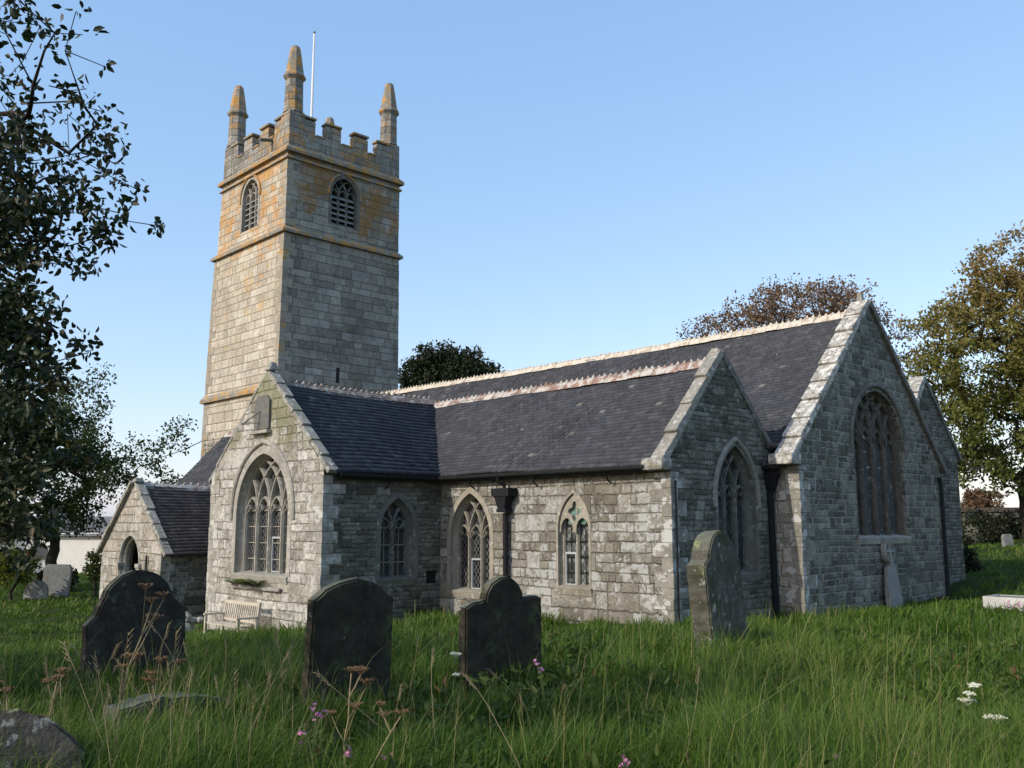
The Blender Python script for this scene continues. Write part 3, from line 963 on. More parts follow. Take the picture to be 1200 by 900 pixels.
def ring(z0, z1, out0, out1, west, base_in, mat='string', name='string_course'):
    """a moulding round the tower: vertical nose, weathered top"""
    mb = MB()
    xw, xe, y0, y1 = west, TX1 - base_in * 0.4, TY0 + base_in, TY1 - base_in
    lev = [(z0, -0.02), (z0, out0), (z0 + (z1 - z0) * 0.4, out0), (z1, out1)]
    vs = []
    for z, o in lev:
        vs += [(xw - o, y0 - o, z), (xe + o, y0 - o, z), (xe + o, y1 + o, z), (xw - o, y1 + o, z)]
    fs = []
    for k in range(3):
        for i in range(4):
            j = (i + 1) % 4
            fs.append((k * 4 + i, k * 4 + j, k * 4 + 4 + j, k * 4 + 4 + i))
    mb.add(vs, fs)
    cpart(mb.build(name, mat, church, bevel=0.0))


ring(8.36, 8.78, 0.17, -0.02, -46.02, 0.04)
ring(16.0, 16.34, 0.17, -0.03, -45.75, 0.12)
ring(19.72, 19.9, 0.12, 0.0, -45.38, 0.17)
ring(20.06, 20.46, 0.2, -0.02, -45.36, 0.17)
# parapet with battlements
px0, px1, py0, py1 = -45.32, TX1 - 0.08, TY0 + 0.2, TY1 - 0.2
PB, PC, PM, PT = 20.3, 21.25, 22.0, 0.42
mb = MB()
mb.box((px0, py0, PB), (px1, py0 + PT, PC))
mb.box((px0, py1 - PT, PB), (px1, py1, PC))
mb.box((px0, py0 + PT, PB), (px0 + PT, py1 - PT, PC))
mb.box((px1 - PT, py0 + PT, PB), (px1, py1 - PT, PC))
par = cpart(mb.build('parapet', 'parapet', church))
L = py1 - py0
mer = [(0.62, 1.45), (2.1, 2.95), (3.75, 4.6), (5.2, L - 0.62)]
LX = px1 - px0


def merlon(a, b):
    m_ = MB()
    m_.box(a, (b[0], b[1], PM + random.uniform(-0.05, 0.06)))
    m_.build('merlon', 'parapet', par)
    c = MB()
    c.box((a[0] - 0.05, a[1] - 0.05, PM + 0.065), (b[0] + 0.05, b[1] + 0.05, PM + 0.19))
    c.build('merlon_cap', 'string', par, bevel=0.04)


for a, b in mer:
    for (x0, x1) in ((px1 - PT, px1), (px0, px0 + PT)):
        merlon((x0, py0 + a, PC), (x1, py0 + b, PC))
    s_ = LX / L
    for (y0, y1) in ((py0, py0 + PT), (py1 - PT, py1)):
        merlon((px0 + a * s_, y0, PC), (px0 + b * s_, y1, PC))
sl = MB()
gaps = [(1.45, 2.1), (2.95, 3.75), (4.6, 5.2)]
for a, b in gaps:
    for (x0, x1) in ((px1 - PT, px1), (px0, px0 + PT)):
        sl.box((x0 - 0.05, py0 + a + 0.06, PC + 0.003), (x1 + 0.05, py0 + b - 0.06, PC + 0.1))
    for (y0, y1) in ((py0, py0 + PT), (py1 - PT, py1)):
        sl.box((px0 + a * s_ + 0.06, y0 - 0.05, PC + 0.003), (px0 + b * s_ - 0.06, y1 + 0.05, PC + 0.1))
sl.build('crenel_sill', 'string', par, bevel=0.03)
for (x, y) in ((px0 + 0.42, py0 + 0.42), (px1 - 0.42, py0 + 0.42), (px1 - 0.42, py1 - 0.42), (px0 + 0.42, py1 - 0.42)):
    m_ = MB()
    m_.frustum((x, y, PB + 0.05), (0.45, 0.45), (x, y, PM + 0.25), (0.43, 0.43))
    m_.ngon_stack(x, y, [(0.52, PM + 0.24), (0.47, PM + 0.5), (0.44, 24.0), (0.44, 24.05)], 8, R(22.5))
    pn = cpart(m_.build('pinnacle', 'parapet', church, bevel=0.03))
    m_ = MB()
    m_.ngon_stack(x, y, [(0.45, 24.0), (0.56, 24.12), (0.56, 24.22), (0.48, 24.3)], 8, R(22.5))
    m_.build('collar', 'string', pn)
    m_ = MB()
    m_.ngon_stack(x, y, [(0.47, 24.28), (0.40, 24.75), (0.29, 25.45), (0.26, 25.6), (0.23, 25.75), (0.1, 25.86)], 8, R(22.5))
    m_.build('spirelet', 'string', pn)
m_ = MB()
m_.box((px0 + PT, py0 + PT, 20.6), (px1 - PT, py1 - PT, 20.75))
cpart(m_.build('tower_roof', 'gutter', church))
m_ = MB()
m_.tube([(-40.2, py0 + 0.1, 21.15), (-40.3, py0 - 0.65, 21.0)], 0.09, 8)
cpart(m_.build('waterspout', 'dress_dark', church))
m_ = MB()
m_.box((TX1 - 0.05, 24.83, 9.0), (TX1 + 0.0, 25.0, 9.75))
cpart(m_.build('slit_window', 'dark', church))

# --- corner stones, each a little proud of the wall


def quoins(cx_, cy_, sx, sy, z0, z1, hgt, mat, top=None, lean=(0, 0)):
    """sx, sy: direction of the wall bodies from the corner"""
    rq = random.Random(int(cx_ * 100 + cy_ * 7))
    mb = MB()
    z = z0
    i = 0
    while z < z1 - 0.1:
        h = min(hgt * rq.uniform(0.8, 1.25), z1 - z)
        la, lb = (0.62, 0.3) if i % 2 else (0.32, 0.58)
        la *= rq.uniform(0.8, 1.2)
        lb *= rq.uniform(0.8, 1.2)
        p1, p2 = rq.uniform(0.006, 0.024), rq.uniform(0.006, 0.024)
        f = (z - z0) / (z1 - z0)
        x_, y_ = cx_ + lean[0] * f, cy_ + lean[1] * f
        xa, xb = sorted((x_ - sx * p1, x_ + sx * la))
        ya, yb = sorted((y_ - sy * p2, y_ + sy * lb))
        mb.box((xa, ya, z + 0.005), (xb, yb, z + h - 0.005))
        z += h
        i += 1
    return cpart(mb.build('quoins', mat, church, bevel=0.012))


MT['quoin_grey'] = plain_stone('quoin_granite', (0.17, 0.16, 0.13), (0.25, 0.24, 0.21), [((0.46, 0.47, 0.45), 3.4, 0.52, 0.57)], scale=5)
MT['quoin_pale'] = plain_stone('pale_quoin_granite', (0.22, 0.21, 0.18), (0.34, 0.33, 0.295), [((0.46, 0.46, 0.42), 3, 0.52, 0.6), ((0.15, 0.15, 0.09), 3.5, 0.56, 0.66)], scale=5)
MT['quoin_tower'] = plain_stone('tower_quoin_granite', (0.25, 0.22, 0.175), (0.33, 0.30, 0.245), [((0.4, 0.24, 0.07), 1.5, 0.56, 0.68), (GREY_L, 4, 0.55, 0.66)], scale=5)
quoins(-13.04, 17.49, -1, 1, -0.8, 3.3, 0.3, 'quoin_grey')
quoins(-21.36, 13.475, -1, 1, -1.2, 3.4, 0.3, 'quoin_pale')
quoins(-27.83, 13.475, 1, 1, -1.2, 3.4, 0.3, 'quoin_pale')
quoins(-12.23, 21.835, -1, 1, -0.8, 3.6, 0.3, 'quoin_grey')
quoins(-31.3, 13.48, -1, 1, -1.3, 1.1, 0.27, 'quoin_pale')
quoins(-36.6, 13.48, 1, 1, -1.3, 1.1, 0.27, 'quoin_pale')
for (z0, z1, a_in, b_in, ws) in STG[:2]:
    zz0 = max(z0, 0) + (0.3 if z0 > 0 else 0)
    quoins(TX1 - a_in * 0.4, TY0 + a_in, -1, 1, zz0, z1 - 0.15, 0.4, 'quoin_tower', lean=(-(b_in - a_in) * 0.4, b_in - a_in))
    quoins(ws[0], TY0 + a_in, 1, 1, zz0, z1 - 0.15, 0.4, 'quoin_tower', lean=(ws[1] - ws[0], b_in - a_in))
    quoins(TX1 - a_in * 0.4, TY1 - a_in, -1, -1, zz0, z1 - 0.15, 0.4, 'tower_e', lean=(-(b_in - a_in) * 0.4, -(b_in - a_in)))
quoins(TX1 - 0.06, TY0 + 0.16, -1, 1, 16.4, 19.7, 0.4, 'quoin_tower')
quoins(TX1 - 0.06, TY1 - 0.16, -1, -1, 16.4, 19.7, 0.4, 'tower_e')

# --- tiled roofs (each tile a small lapped slab)


def tiles(name, e0, e1, r0, r1, mat='tile', gauge=0.135, tw=0.19, parent=church, lip=0.26):
    """slope from eave line e0-e1 up to ridge line r0-r1"""
    e0, e1, r0, r1 = (np.array(p, float) for p in (e0, e1, r0, r1))
    ln = np.linalg.norm(e1 - e0)
    run = np.linalg.norm(r0 - e0)
    nr, nc = max(2, int(run / gauge)), max(2, int(ln / tw))
    ux = (e1 - e0) / ln
    uy = (r0 - e0) / run
    nm = np.cross(ux, uy)
    if nm[2] < 0:
        nm = -nm
    g_ = run / nr
    ii, jj = np.meshgrid(np.arange(nr), np.arange(nc + 1), indexing='ij')
    ii, jj = ii.ravel(), jj.ravel()
    N = len(ii)
    off = np.where(ii % 2 == 0, 0.0, -0.5) * ln / nc + rng.normal(0, 0.004, N)
    xa = np.clip(jj * ln / nc + off + 0.003, 0, ln)
    xb = np.clip((jj + 1) * ln / nc + off - 0.003, 0, ln)
    ya = ii * g_ + rng.normal(0, 0.006, N)
    sag = 0.0
    yb = np.minimum(ii * g_ + g_ * 1.25, run)
    th = lip * gauge + np.abs(rng.normal(0, 0.006, N)) + sag
    tl = rng.normal(0, 0.003, N)

    def P(x, y, h):
        return e0 + x[:, None] * ux + y[:, None] * uy + h[:, None] * nm
    z0 = np.zeros(N)
    wob = 0.035 * np.sin(xa * 0.7 + ya * 0.4) + 0.012 * np.sin(xa * 1.9 - ya * 1.3)
    vs = np.stack([P(xa, ya, th + tl + wob), P(xb, ya, th - tl + wob), P(xb, yb, z0 + 0.004 + wob), P(xa, yb, z0 + 0.004 + wob), P(xa, ya, z0 - 0.02 + wob), P(xb, ya, z0 - 0.02 + wob)], 1).reshape(-1, 3)
    b = (np.arange(N) * 6)[:, None]
    fs = np.concatenate([b + np.array([0, 1, 2, 3]), b + np.array([4, 5, 1, 0])], 0)
    tone = np.repeat(np.clip(rng.beta(2, 2.6, N) + (rng.random(N) < 0.0035) * 0.6, 0, 1), 6)
    # under-boarding so nothing shows through
    k = len(vs)
    bd = np.array([e0, e1, r1, r0]) - nm * 0.03
    vs = np.concatenate([vs, bd], 0)
    fs = np.concatenate([fs, [[k, k + 1, k + 2, k + 3]]], 0)
    tone = np.concatenate([tone, [0, 0, 0, 0]])
    o = mesh_np(name, vs, fs, mat, parent, tone)
    return cpart(o)


tiles('roof', (-39.6, 17.18, 3.48), (-13.4, 17.18, 3.48), (-39.6, 19.76, 6.13), (-13.4, 19.76, 6.13))
tiles('roof', (-39.6, 21.95, 3.88), (-13.4, 21.95, 3.88), (-39.6, 19.76, 6.13), (-13.4, 19.76, 6.13))
tiles('roof', (-21.1, 13.68, 3.48), (-21.1, 19.6, 3.48), (-24.6, 13.68, 6.2), (-24.6, 19.6, 6.2), gauge=0.185, lip=0.36)
tiles('roof', (-28.1, 13.68, 3.45), (-28.1, 19.6, 3.45), (-24.6, 13.68, 6.2), (-24.6, 19.6, 6.2), gauge=0.185, lip=0.36)
tiles('roof', (-38.6, 21.5, 3.62), (-12.55, 21.5, 3.62), (-38.6, 26.27, 8.32), (-12.55, 26.27, 8.32))
tiles('roof', (-38.6, 31.0, 3.7), (-12.55, 31.0, 3.7), (-38.6, 26.27, 8.32), (-12.55, 26.27, 8.32), tw=0.4, gauge=0.25)
tiles('roof', (-39.0, 30.2, 4.5), (-13.6, 30.2, 4.5), (-39.0, 32.5, 6.85), (-13.6, 32.5, 6.85), tw=0.3)
tiles('roof', (-39.0, 35.15, 4.35), (-13.6, 35.15, 4.35), (-39.0, 32.5, 6.85), (-13.6, 32.5, 6.85), tw=0.4, gauge=0.25)
tiles('roof', (-31.02, 13.56, 1.06), (-31.02, 17.6, 1.06), (-33.95, 13.56, 3.5), (-33.95, 17.6, 3.5), 'tile_brown', gauge=0.17, lip=0.34)
tiles('roof', (-36.88, 13.56, 1.06), (-36.88, 17.6, 1.06), (-33.95, 13.56, 3.5), (-33.95, 17.6, 3.5), 'tile_brown', gauge=0.17, lip=0.34)


def ridge(p0, p1, mat, crest=True, seg=0.42, half=0.2, rise=0.17):
    p0, p1 = Vector(p0), Vector(p1)
    d = (p1 - p0)
    ln = d.length
    d.normalize()
    s_ = d.cross(Vector((0, 0, 1))).normalized()
    n = int(ln / seg)
    mb = MB()
    for i in range(n):
        a = p0 + d * (i * ln / n + 0.008)
        b = p0 + d * ((i + 1) * ln / n - 0.008)
        jz = random.uniform(-0.012, 0.012)
        sag = -0.05 * math.sin(math.pi * (i + 0.5) / n)
        z = Vector((0, 0, jz + sag))
        pr = [(-half, -rise), (-half * 0.45, -0.01), (0, 0.06), (half * 0.45, -0.01), (half, -rise)]
        vs = [a + s_ * u + Vector((0, 0, v + 0.05)) + z for u, v in pr] + [b + s_ * u + Vector((0, 0, v + 0.05)) + z for u, v in pr]
        mb.add(vs, [(k, k + 1, 6 + k, 5 + k) for k in range(4)] + [(0, 1, 2, 3, 4), (9, 8, 7, 6, 5)])
        if crest:
            for q in (0.25, 0.75):
                c = a.lerp(b, q) + z + Vector((0, 0, 0.1))
                h = random.uniform(0.06, 0.1)
                w2 = 0.065
                mb.add([c + d * w2 + s_ * 0.03, c + d * w2 - s_ * 0.03, c - d * w2 - s_ * 0.03, c - d * w2 + s_ * 0.03, c + Vector((0, 0, h)) + s_ * 0.02 + d * 0.02, c + Vector((0, 0, h)) - s_ * 0.02 - d * 0.02],
                       [(0, 1, 5, 4), (1, 2, 5), (2, 3, 4, 5), (3, 0, 4)])
    return cpart(mb.build('ridge_tiles', mat, church))


ridge((-39.5, 19.76, 6.15), (-13.45, 19.76, 6.15), 'ridge_red')
ridge((-24.6, 13.75, 6.24), (-24.6, 19.7, 6.24), 'ridge_grey')
ridge((-38.5, 26.27, 8.36), (-12.6, 26.27, 8.36), 'ridge')
ridge((-38.9, 32.5, 6.9), (-13.6, 32.5, 6.9), 'ridge')
ridge((-33.95, 13.6, 3.54), (-33.95, 17.4, 3.54), 'ridge_red', seg=0.5)


def coping(face, u0, z0, u1, z1, wid, thick, mat, n, over=0.08, name='coping'):
    """slabs up a gable from the kneeler to the apex; sits over the wall head"""
    mb = MB()
    du, dz = u1 - u0, z1 - z0
    l = math.hypot(du, dz)
    a, b = du / l, dz / l
    na, nb = -b, a
    if nb < 0:
        na, nb = -na, -nb
    for i in range(n):
        t0, t1 = i / n + 0.002, (i + 1) / n - 0.002
        j = random.uniform(-0.012, 0.012)
        lift = 0.012 if i % 2 else -0.004
        o1 = over + random.uniform(-0.015, 0.02)
        base = []
        for tt in (t0, t1):
            for (hh, dd) in ((-0.04, -o1), (thick + lift + (0.05 if tt == t0 else 0), -o1 + 0.02), (thick + lift + (0.05 if tt == t0 else 0), wid + j), (-0.04, wid + j)):
                u, z = u0 + du * tt + na * hh, z0 + dz * tt + nb * hh
                base.append(face.p(u, z, dd))
        mb.add(base, [(0, 1, 2, 3), (7, 6, 5, 4), (0, 4, 5, 1), (1, 5, 6, 2), (2, 6, 7, 3), (3, 7, 4, 0)])
    return cpart(mb.build(name, mat, church, bevel=0.02))


coping(FAE, 17.22, 3.42, 19.79, 6.36, 0.34, 0.12, 'coping_grey', 4, 0.03)
coping(FAE, 21.9, 4.02, 19.73, 6.36, 0.42, 0.13, 'dress_dark', 5, 0.04)
coping(FC, 21.52, 3.7, 26.33, 8.64, 0.5, 0.13, 'coping', 9, 0.05)
coping(FC, 30.95, 3.75, 26.27, 8.64, 0.5, 0.13, 'dress_dark', 8, 0.12)
coping(FNA, 30.3, 4.6, 32.55, 7.12, 0.5, 0.15, 'coping', 4, 0.06)
coping(FNA, 35.15, 4.4, 32.45, 7.12, 0.5, 0.12, 'dress_dark', 4, 0.06)
coping(FTS, -21.12, 3.45, -24.57, 6.56, 0.3, 0.05, 'coping_grey', 7, 0.01)
coping(FTS, -28.05, 3.42, -24.63, 6.56, 0.3, 0.05, 'coping_grey', 7, 0.01)
coping(FP, -31.05, 1.05, -33.93, 3.62, 0.3, 0.05, 'coping_grey', 5, 0.01)
coping(FP, -36.85, 1.05, -33.97, 3.62, 0.3, 0.1, 'coping_grey', 5, 0.16)
m_ = MB()   # kneeler stones and apex stones
m_.box((-13.62, 17.1, 3.32), (-12.98, 17.52, 3.62))
cpart(m_.build('kneeler', 'coping_grey', church, bevel=0.1))
m_ = MB()
m_.box((-12.85, 21.4, 3.62), (-12.17, 21.9, 3.9))
cpart(m_.build('kneeler', 'coping', church, bevel=0.04))
for c, h, w_ in (((-24.6, 13.62, 6.6), 0.26, 0.17), ((-13.2, 19.76, 6.38), 0.13, 0.16), ((-12.45, 26.3, 8.7), 0.3, 0.1), ((-33.95, 13.6, 3.62), 0.16, 0.2)):
    m_ = MB()
    m_.frustum(c, (w_, w_), (c[0], c[1], c[2] + h), (w_ * 0.6, w_ * 0.6))
    cpart(m_.build('apex_stone', 'coping_grey', church, bevel=0.05))

# --- rainwater goods


def gutter(p0, p1, side):
    p0, p1 = Vector(p0), Vector(p1)
    sv = Vector(side)
    mb = MB()
    pr = [(0.0, 0.0), (0.015, -0.07), (0.06, -0.11), (0.11, -0.07), (0.125, 0.0), (0.115, 0.0), (0.1, -0.06), (0.06, -0.09), (0.025, -0.06), (0.012, 0.0)]
    n = len(pr)
    vs = [p + sv * a + Vector((0, 0, b)) for p in (p0, p1) for a, b in pr]
    mb.add(vs, [(i, (i + 1) % n, n + (i + 1) % n, n + i) for i in range(n)] + [tuple(range(n)), tuple(range(2 * n - 1, n - 1, -1))])
    # fascia behind
    q0, q1 = p0 - sv * 0.03, p1 - sv * 0.03
    mb.add([q0 + Vector((0, 0, -0.16)), q1 + Vector((0, 0, -0.16)), q1 + Vector((0, 0, 0.01)), q0 + Vector((0, 0, 0.01)), q0 - sv * 0.2 + Vector((0, 0, -0.16)), q1 - sv * 0.2 + Vector((0, 0, -0.16))],
           [(0, 1, 2, 3), (4, 5, 1, 0)])
    o = cpart(mb.build('gutter', 'gutter', church))
    k = max(1, int((p1 - p0).length / 2.4))
    for i in range(k):
        p = p0.lerp(p1, (i + 0.5) / k)
        b = MB()
        b.tube([p + sv * 0.06 + Vector((0, 0, -0.1)), p - sv * 0.05 + Vector((0, 0, -0.3)), p - sv * 0.2 + Vector((0, 0, -0.38))], 0.022, 5)
        b.build('bracket', 'iron', o)
    return o


gutter((-21.0, 17.2, 3.46), (-13.5, 17.2, 3.46), (0, -1, 0))
gutter((-27.9, 17.2, 3.46), (-39.4, 17.2, 3.46), (0, -1, 0))
gutter((-21.12, 13.8, 3.46), (-21.12, 17.1, 3.46), (1, 0, 0))
gutter((-13.25, 21.5, 3.6), (-12.6, 21.5, 3.6), (0, -1, 0))
m_ = MB()
m_.tube([(-18.5, 17.11, 3.36), (-18.5, 17.15, 3.24), (-18.42, 17.28, 3.14), (-18.45, 17.32, 3.02)], 0.05, 8)
m_.tube([(-18.45, 17.36, 2.4), (-18.45, 17.36, -0.3)], 0.075, 8)
m_.tube([(-18.45, 17.36, 1.2), (-18.45, 17.36, 1.28)], 0.1, 8)
dp = cpart(m_.build('downpipe', 'iron', church, smooth=False))
m_ = MB()
m_.box((-18.78, 17.12, 2.84), (-18.1, 17.47, 3.06))
m_.frustum((-18.45, 17.3, 2.52), (0.13, 0.12), (-18.45, 17.3, 2.84), (0.24, 0.16))
m_.box((-18.63, 17.18, 2.42), (-18.27, 17.44, 2.52))
m_.build('hopper', 'iron', dp, bevel=0.015)
m_ = MB()
m_.tube([(-12.95, 21.62, 3.4), (-12.98, 21.66, 2.9), (-12.98, 21.7, -0.3)], 0.085, 8)
dp = cpart(m_.build('downpipe', 'iron', church))
m_ = MB()
m_.frustum((-12.98, 21.66, 2.95), (0.1, 0.1), (-12.98, 21.62, 3.4), (0.26, 0.16))
m_.build('hopper', 'iron', dp)
m_ = MB()
m_.tube([(-13.0, 17.62, 3.1), (-13.0, 17.62, -0.2)], 0.022, 6)
cpart(m_.build('lightning_conductor', 'iron', church))
m_ = MB()
m_.tube([(-12.17, 30.5, 3.6), (-12.15, 30.55, 3.3), (-12.15, 30.55, -0.2)], 0.06, 8)
cpart(m_.build('downpipe', 'gutter', church))
m_ = MB()
m_.ngon_stack(0, 0, [(0.02, 0), (0.22, 0.1), (0.26, 0.2)], 12)
m_.v = [(-12.95 + x * 0.8, 21.75 + y, 4.0 + z) for x, y, z in m_.v]
cpart(m_.build('rainwater_bowl', 'panel', church, smooth=True))
# stone ledge below the transept window
m_ = MB()
m_.box((-26.1, 13.36, 0.26), (-23.3, 13.47, 0.36))
cpart(m_.build('ledge', 'dress', church, bevel=0.03))

# --- things fixed to or standing by the church
m_ = MB()
m_.tube([(-42.1, 25.1, 20.75), (-42.1, 25.1, 26.0), (-42.1, 25.1, 28.9)], [0.075, 0.065, 0.05], 8)
MT['pole'] = simple('white_pole_paint', (0.75, 0.75, 0.74), 0.5, var=0.05)
fp = m_.build('flagpole', 'pole')
tag(fp, 'slim white flagpole rising behind the tower battlements', 'flagpole')
m_ = MB()
m_.ngon_stack(-42.1, 25.1, [(0.04, 28.9), (0.07, 28.95), (0.07, 29.0), (0.03, 29.05)], 8)
m_.build('finial', 'dress_dark', fp, smooth=True)

dial = MB()
fill(dial, Face('S', 13.40), arch(-25.13, -24.27, 4.86, 5.72, 5.8, 6)[0:1] + [(-25.13, 5.7), (-24.95, 5.85), (-24.45, 5.85), (-24.27, 5.7), (-24.27, 4.86)])
n_ = len(dial.v)
vs = [(x, y + 0.06, z) for x, y, z in dial.v]
dial.add(vs, [])
rim = [0, 1, 2, 3, 4, 5]
dial.f += [(i, (i + 1) % n_, n_ + (i + 1) % n_, n_ + i) for i in range(n_)]
ds = dial.build('sundial', 'slate_dial')
tag(ds, 'slate sundial with a slanting gnomon on the transept gable', 'sundial')
m_ = MB()
m_.tube([(-24.75, 13.4, 5.4), (-25.0, 12.95, 4.98)], 0.02, 6)
m_.tube([(-24.75, 13.4, 5.05), (-25.0, 12.95, 4.98)], 0.014, 6)
m_.build('gnomon', 'dress_dark', ds)
m_ = MB()
m_.box((-25.25, 13.3, 4.72), (-24.2, 13.47, 4.82))
m_.build('ledge', 'dress', ds, bevel=0.02)

# Celtic cross slab leaning on the chancel wall
cx = empty('cross_slab', (-11.98, 26.42, float(gz(-11.9, 26.5)) - 0.42))
cx.scale = (1.14, 1.14, 1.14)
cx.rotation_euler = (0, R(-4), R(0))
tag(cx, 'tall pale wheel-headed cross slab leaning under the walled-up chancel window', 'gravestone')
FX = Face('E', 0.0)
m_ = MB()
sh = [(-0.42, 0), (0.42, 0), (0.33, 0.9), (0.22, 1.38), (0.0, 1.5), (-0.22, 1.38), (-0.33, 0.9)]
vs = [(0.06, a, b) for a, b in sh] + [(-0.06, a, b) for a, b in sh]
m_.add(vs, [tuple(range(7)), tuple(range(13, 6, -1))] + [(i, 7 + i, 7 + (i + 1) % 7, (i + 1) % 7) for i in range(7)])
MT['cross'] = plain_stone('pale_cross_stone', (0.2, 0.2, 0.19), (0.27, 0.27, 0.25), [(GREY_L, 5, 0.58, 0.66)], objc=True)
m_.build('slab', 'cross', cx, bevel=0.02)
m_ = MB()
rr = [(0.24 * math.cos(2 * math.pi * i / 20), 1.78 + 0.27 * math.sin(2 * math.pi * i / 20)) for i in range(20)]
sweep(m_, FX, rr, 0.07, -0.07, 0.13, closed=True)
sweep(m_, FX, [(0, 1.4), (0, 2.06)], 0.1, -0.085, 0.15)
sweep(m_, FX, [(-0.25, 1.78), (0.25, 1.78)], 0.1, -0.08, 0.14)
m_.build('wheel_head', 'cross', cx)

# bench under the transept window
bz = float(gz(-25.1, 12.9))
bench = empty('bench', (-24.85, 12.75, bz - 0.04), 0)
bench.scale = (0.84, 0.88, 0.92)
tag(bench, 'weathered slatted wooden bench below the big transept window', 'bench')
for x in (-1.15, 1.15):
    m_ = MB()
    m_.add([(x - 0.04, 0.27, 0), (x + 0.04, 0.27, 0), (x + 0.04, 0.35, 0), (x - 0.04, 0.35, 0), (x - 0.04, 0.42, 1.12), (x + 0.04, 0.42, 1.12), (x + 0.04, 0.5, 1.12), (x - 0.04, 0.5, 1.12)],
           [(0, 3, 2, 1), (4, 5, 6, 7), (0, 1, 5, 4), (1, 2, 6, 5), (2, 3, 7, 6), (3, 0, 4, 7)])
    m_.build('leg', 'wood', bench)
    m_ = MB()
    m_.box((x - 0.04, -0.3, 0), (x + 0.04, -0.22, 0.66))
    m_.build('leg', 'wood', bench)
    m_ = MB()
    m_.box((x - 0.05, -0.34, 0.66), (x + 0.05, 0.36, 0.71))
    m_.build('armrest', 'wood', bench, bevel=0.01)
m_ = MB()
for k in range(5):
    m_.box((-1.11, -0.28 + k * 0.11, 0.42), (1.11, -0.19 + k * 0.11, 0.45))
m_.build('seat', 'wood', bench)
m_ = MB()
m_.add([(-1.11, 0.40, 1.0), (1.11, 0.40, 1.0), (1.11, 0.45, 1.0), (-1.11, 0.45, 1.0), (-1.11, 0.41, 1.1), (1.11, 0.41, 1.1), (1.11, 0.46, 1.1), (-1.11, 0.46, 1.1)],
       [(0, 3, 2, 1), (4, 5, 6, 7), (0, 1, 5, 4), (1, 2, 6, 5), (2, 3, 7, 6), (3, 0, 4, 7)])
m_.box((-1.11, 0.33, 0.5), (1.11, 0.38, 0.57))
for k in range(16):
    x = -1.03 + k * 0.137
    m_.add([(x - 0.025, 0.34, 0.56), (x + 0.025, 0.34, 0.56), (x + 0.025, 0.36, 0.56), (x - 0.025, 0.36, 0.56), (x - 0.025, 0.41, 1.01), (x + 0.025, 0.41, 1.01), (x + 0.025, 0.43, 1.01), (x - 0.025, 0.43, 1.01)],
           [(0, 3, 2, 1), (4, 5, 6, 7), (0, 1, 5, 4), (1, 2, 6, 5), (2, 3, 7, 6), (3, 0, 4, 7)])
m_.build('backrest', 'wood', bench)

# cable from the tower to the trees
m_ = MB()
a, b = Vector((-45.9, 21.9, 6.6)), at(150, 540, 62)
m_.tube([a.lerp(b, k / 10) - Vector((0, 0, 1.2 * (1 - (2 * k / 10 - 1) ** 2) * 0.3)) for k in range(11)], 0.025, 5)
tag(m_.build('cable', 'cable'), 'thin dark cable strung from the tower into the trees on the left', 'cable')

# ------------------------------------------------------------------ gravestones
MT['grave_dark'] = plain_stone('dark_slate_gravestone', (0.02, 0.018, 0.014), (0.05, 0.045, 0.036), [((0.09, 0.095, 0.06), 5, 0.55, 0.68), ((0.2, 0.2, 0.19), 9, 0.66, 0.7)], scale=5, bd=0.02, objc=True)
MT['grave_black'] = plain_stone('black_mossy_gravestone', (0.018, 0.016, 0.011), (0.048, 0.042, 0.029), [((0.06, 0.075, 0.03), 3.5, 0.52, 0.64), ((0.3, 0.3, 0.28), 5, 0.665, 0.69)], scale=4, bd=0.02, objc=True)
MT['grave_lichen'] = plain_stone('lichened_gravestone', (0.06, 0.055, 0.045), (0.11, 0.105, 0.085), [((0.045, 0.052, 0.025), 4, 0.48, 0.62), ((0.34, 0.35, 0.3), 7, 0.58, 0.68), ((0.26, 0.29, 0.13), 3, 0.6, 0.67)], scale=6, bd=0.03, objc=True)
MT['grave_pale'] = plain_stone('pale_grey_gravestone', (0.16, 0.16, 0.15), (0.24, 0.24, 0.225), [(GREEN_L, 3, 0.58, 0.7)], objc=True)
MT['grave_spotty'] = plain_stone('crusty_lichened_stone', (0.035, 0.033, 0.03), (0.08, 0.075, 0.065), [((0.26, 0.26, 0.24), 8, 0.56, 0.64), ((0.25, 0.27, 0.16), 5, 0.58, 0.66)], scale=7, bd=0.03, objc=True)


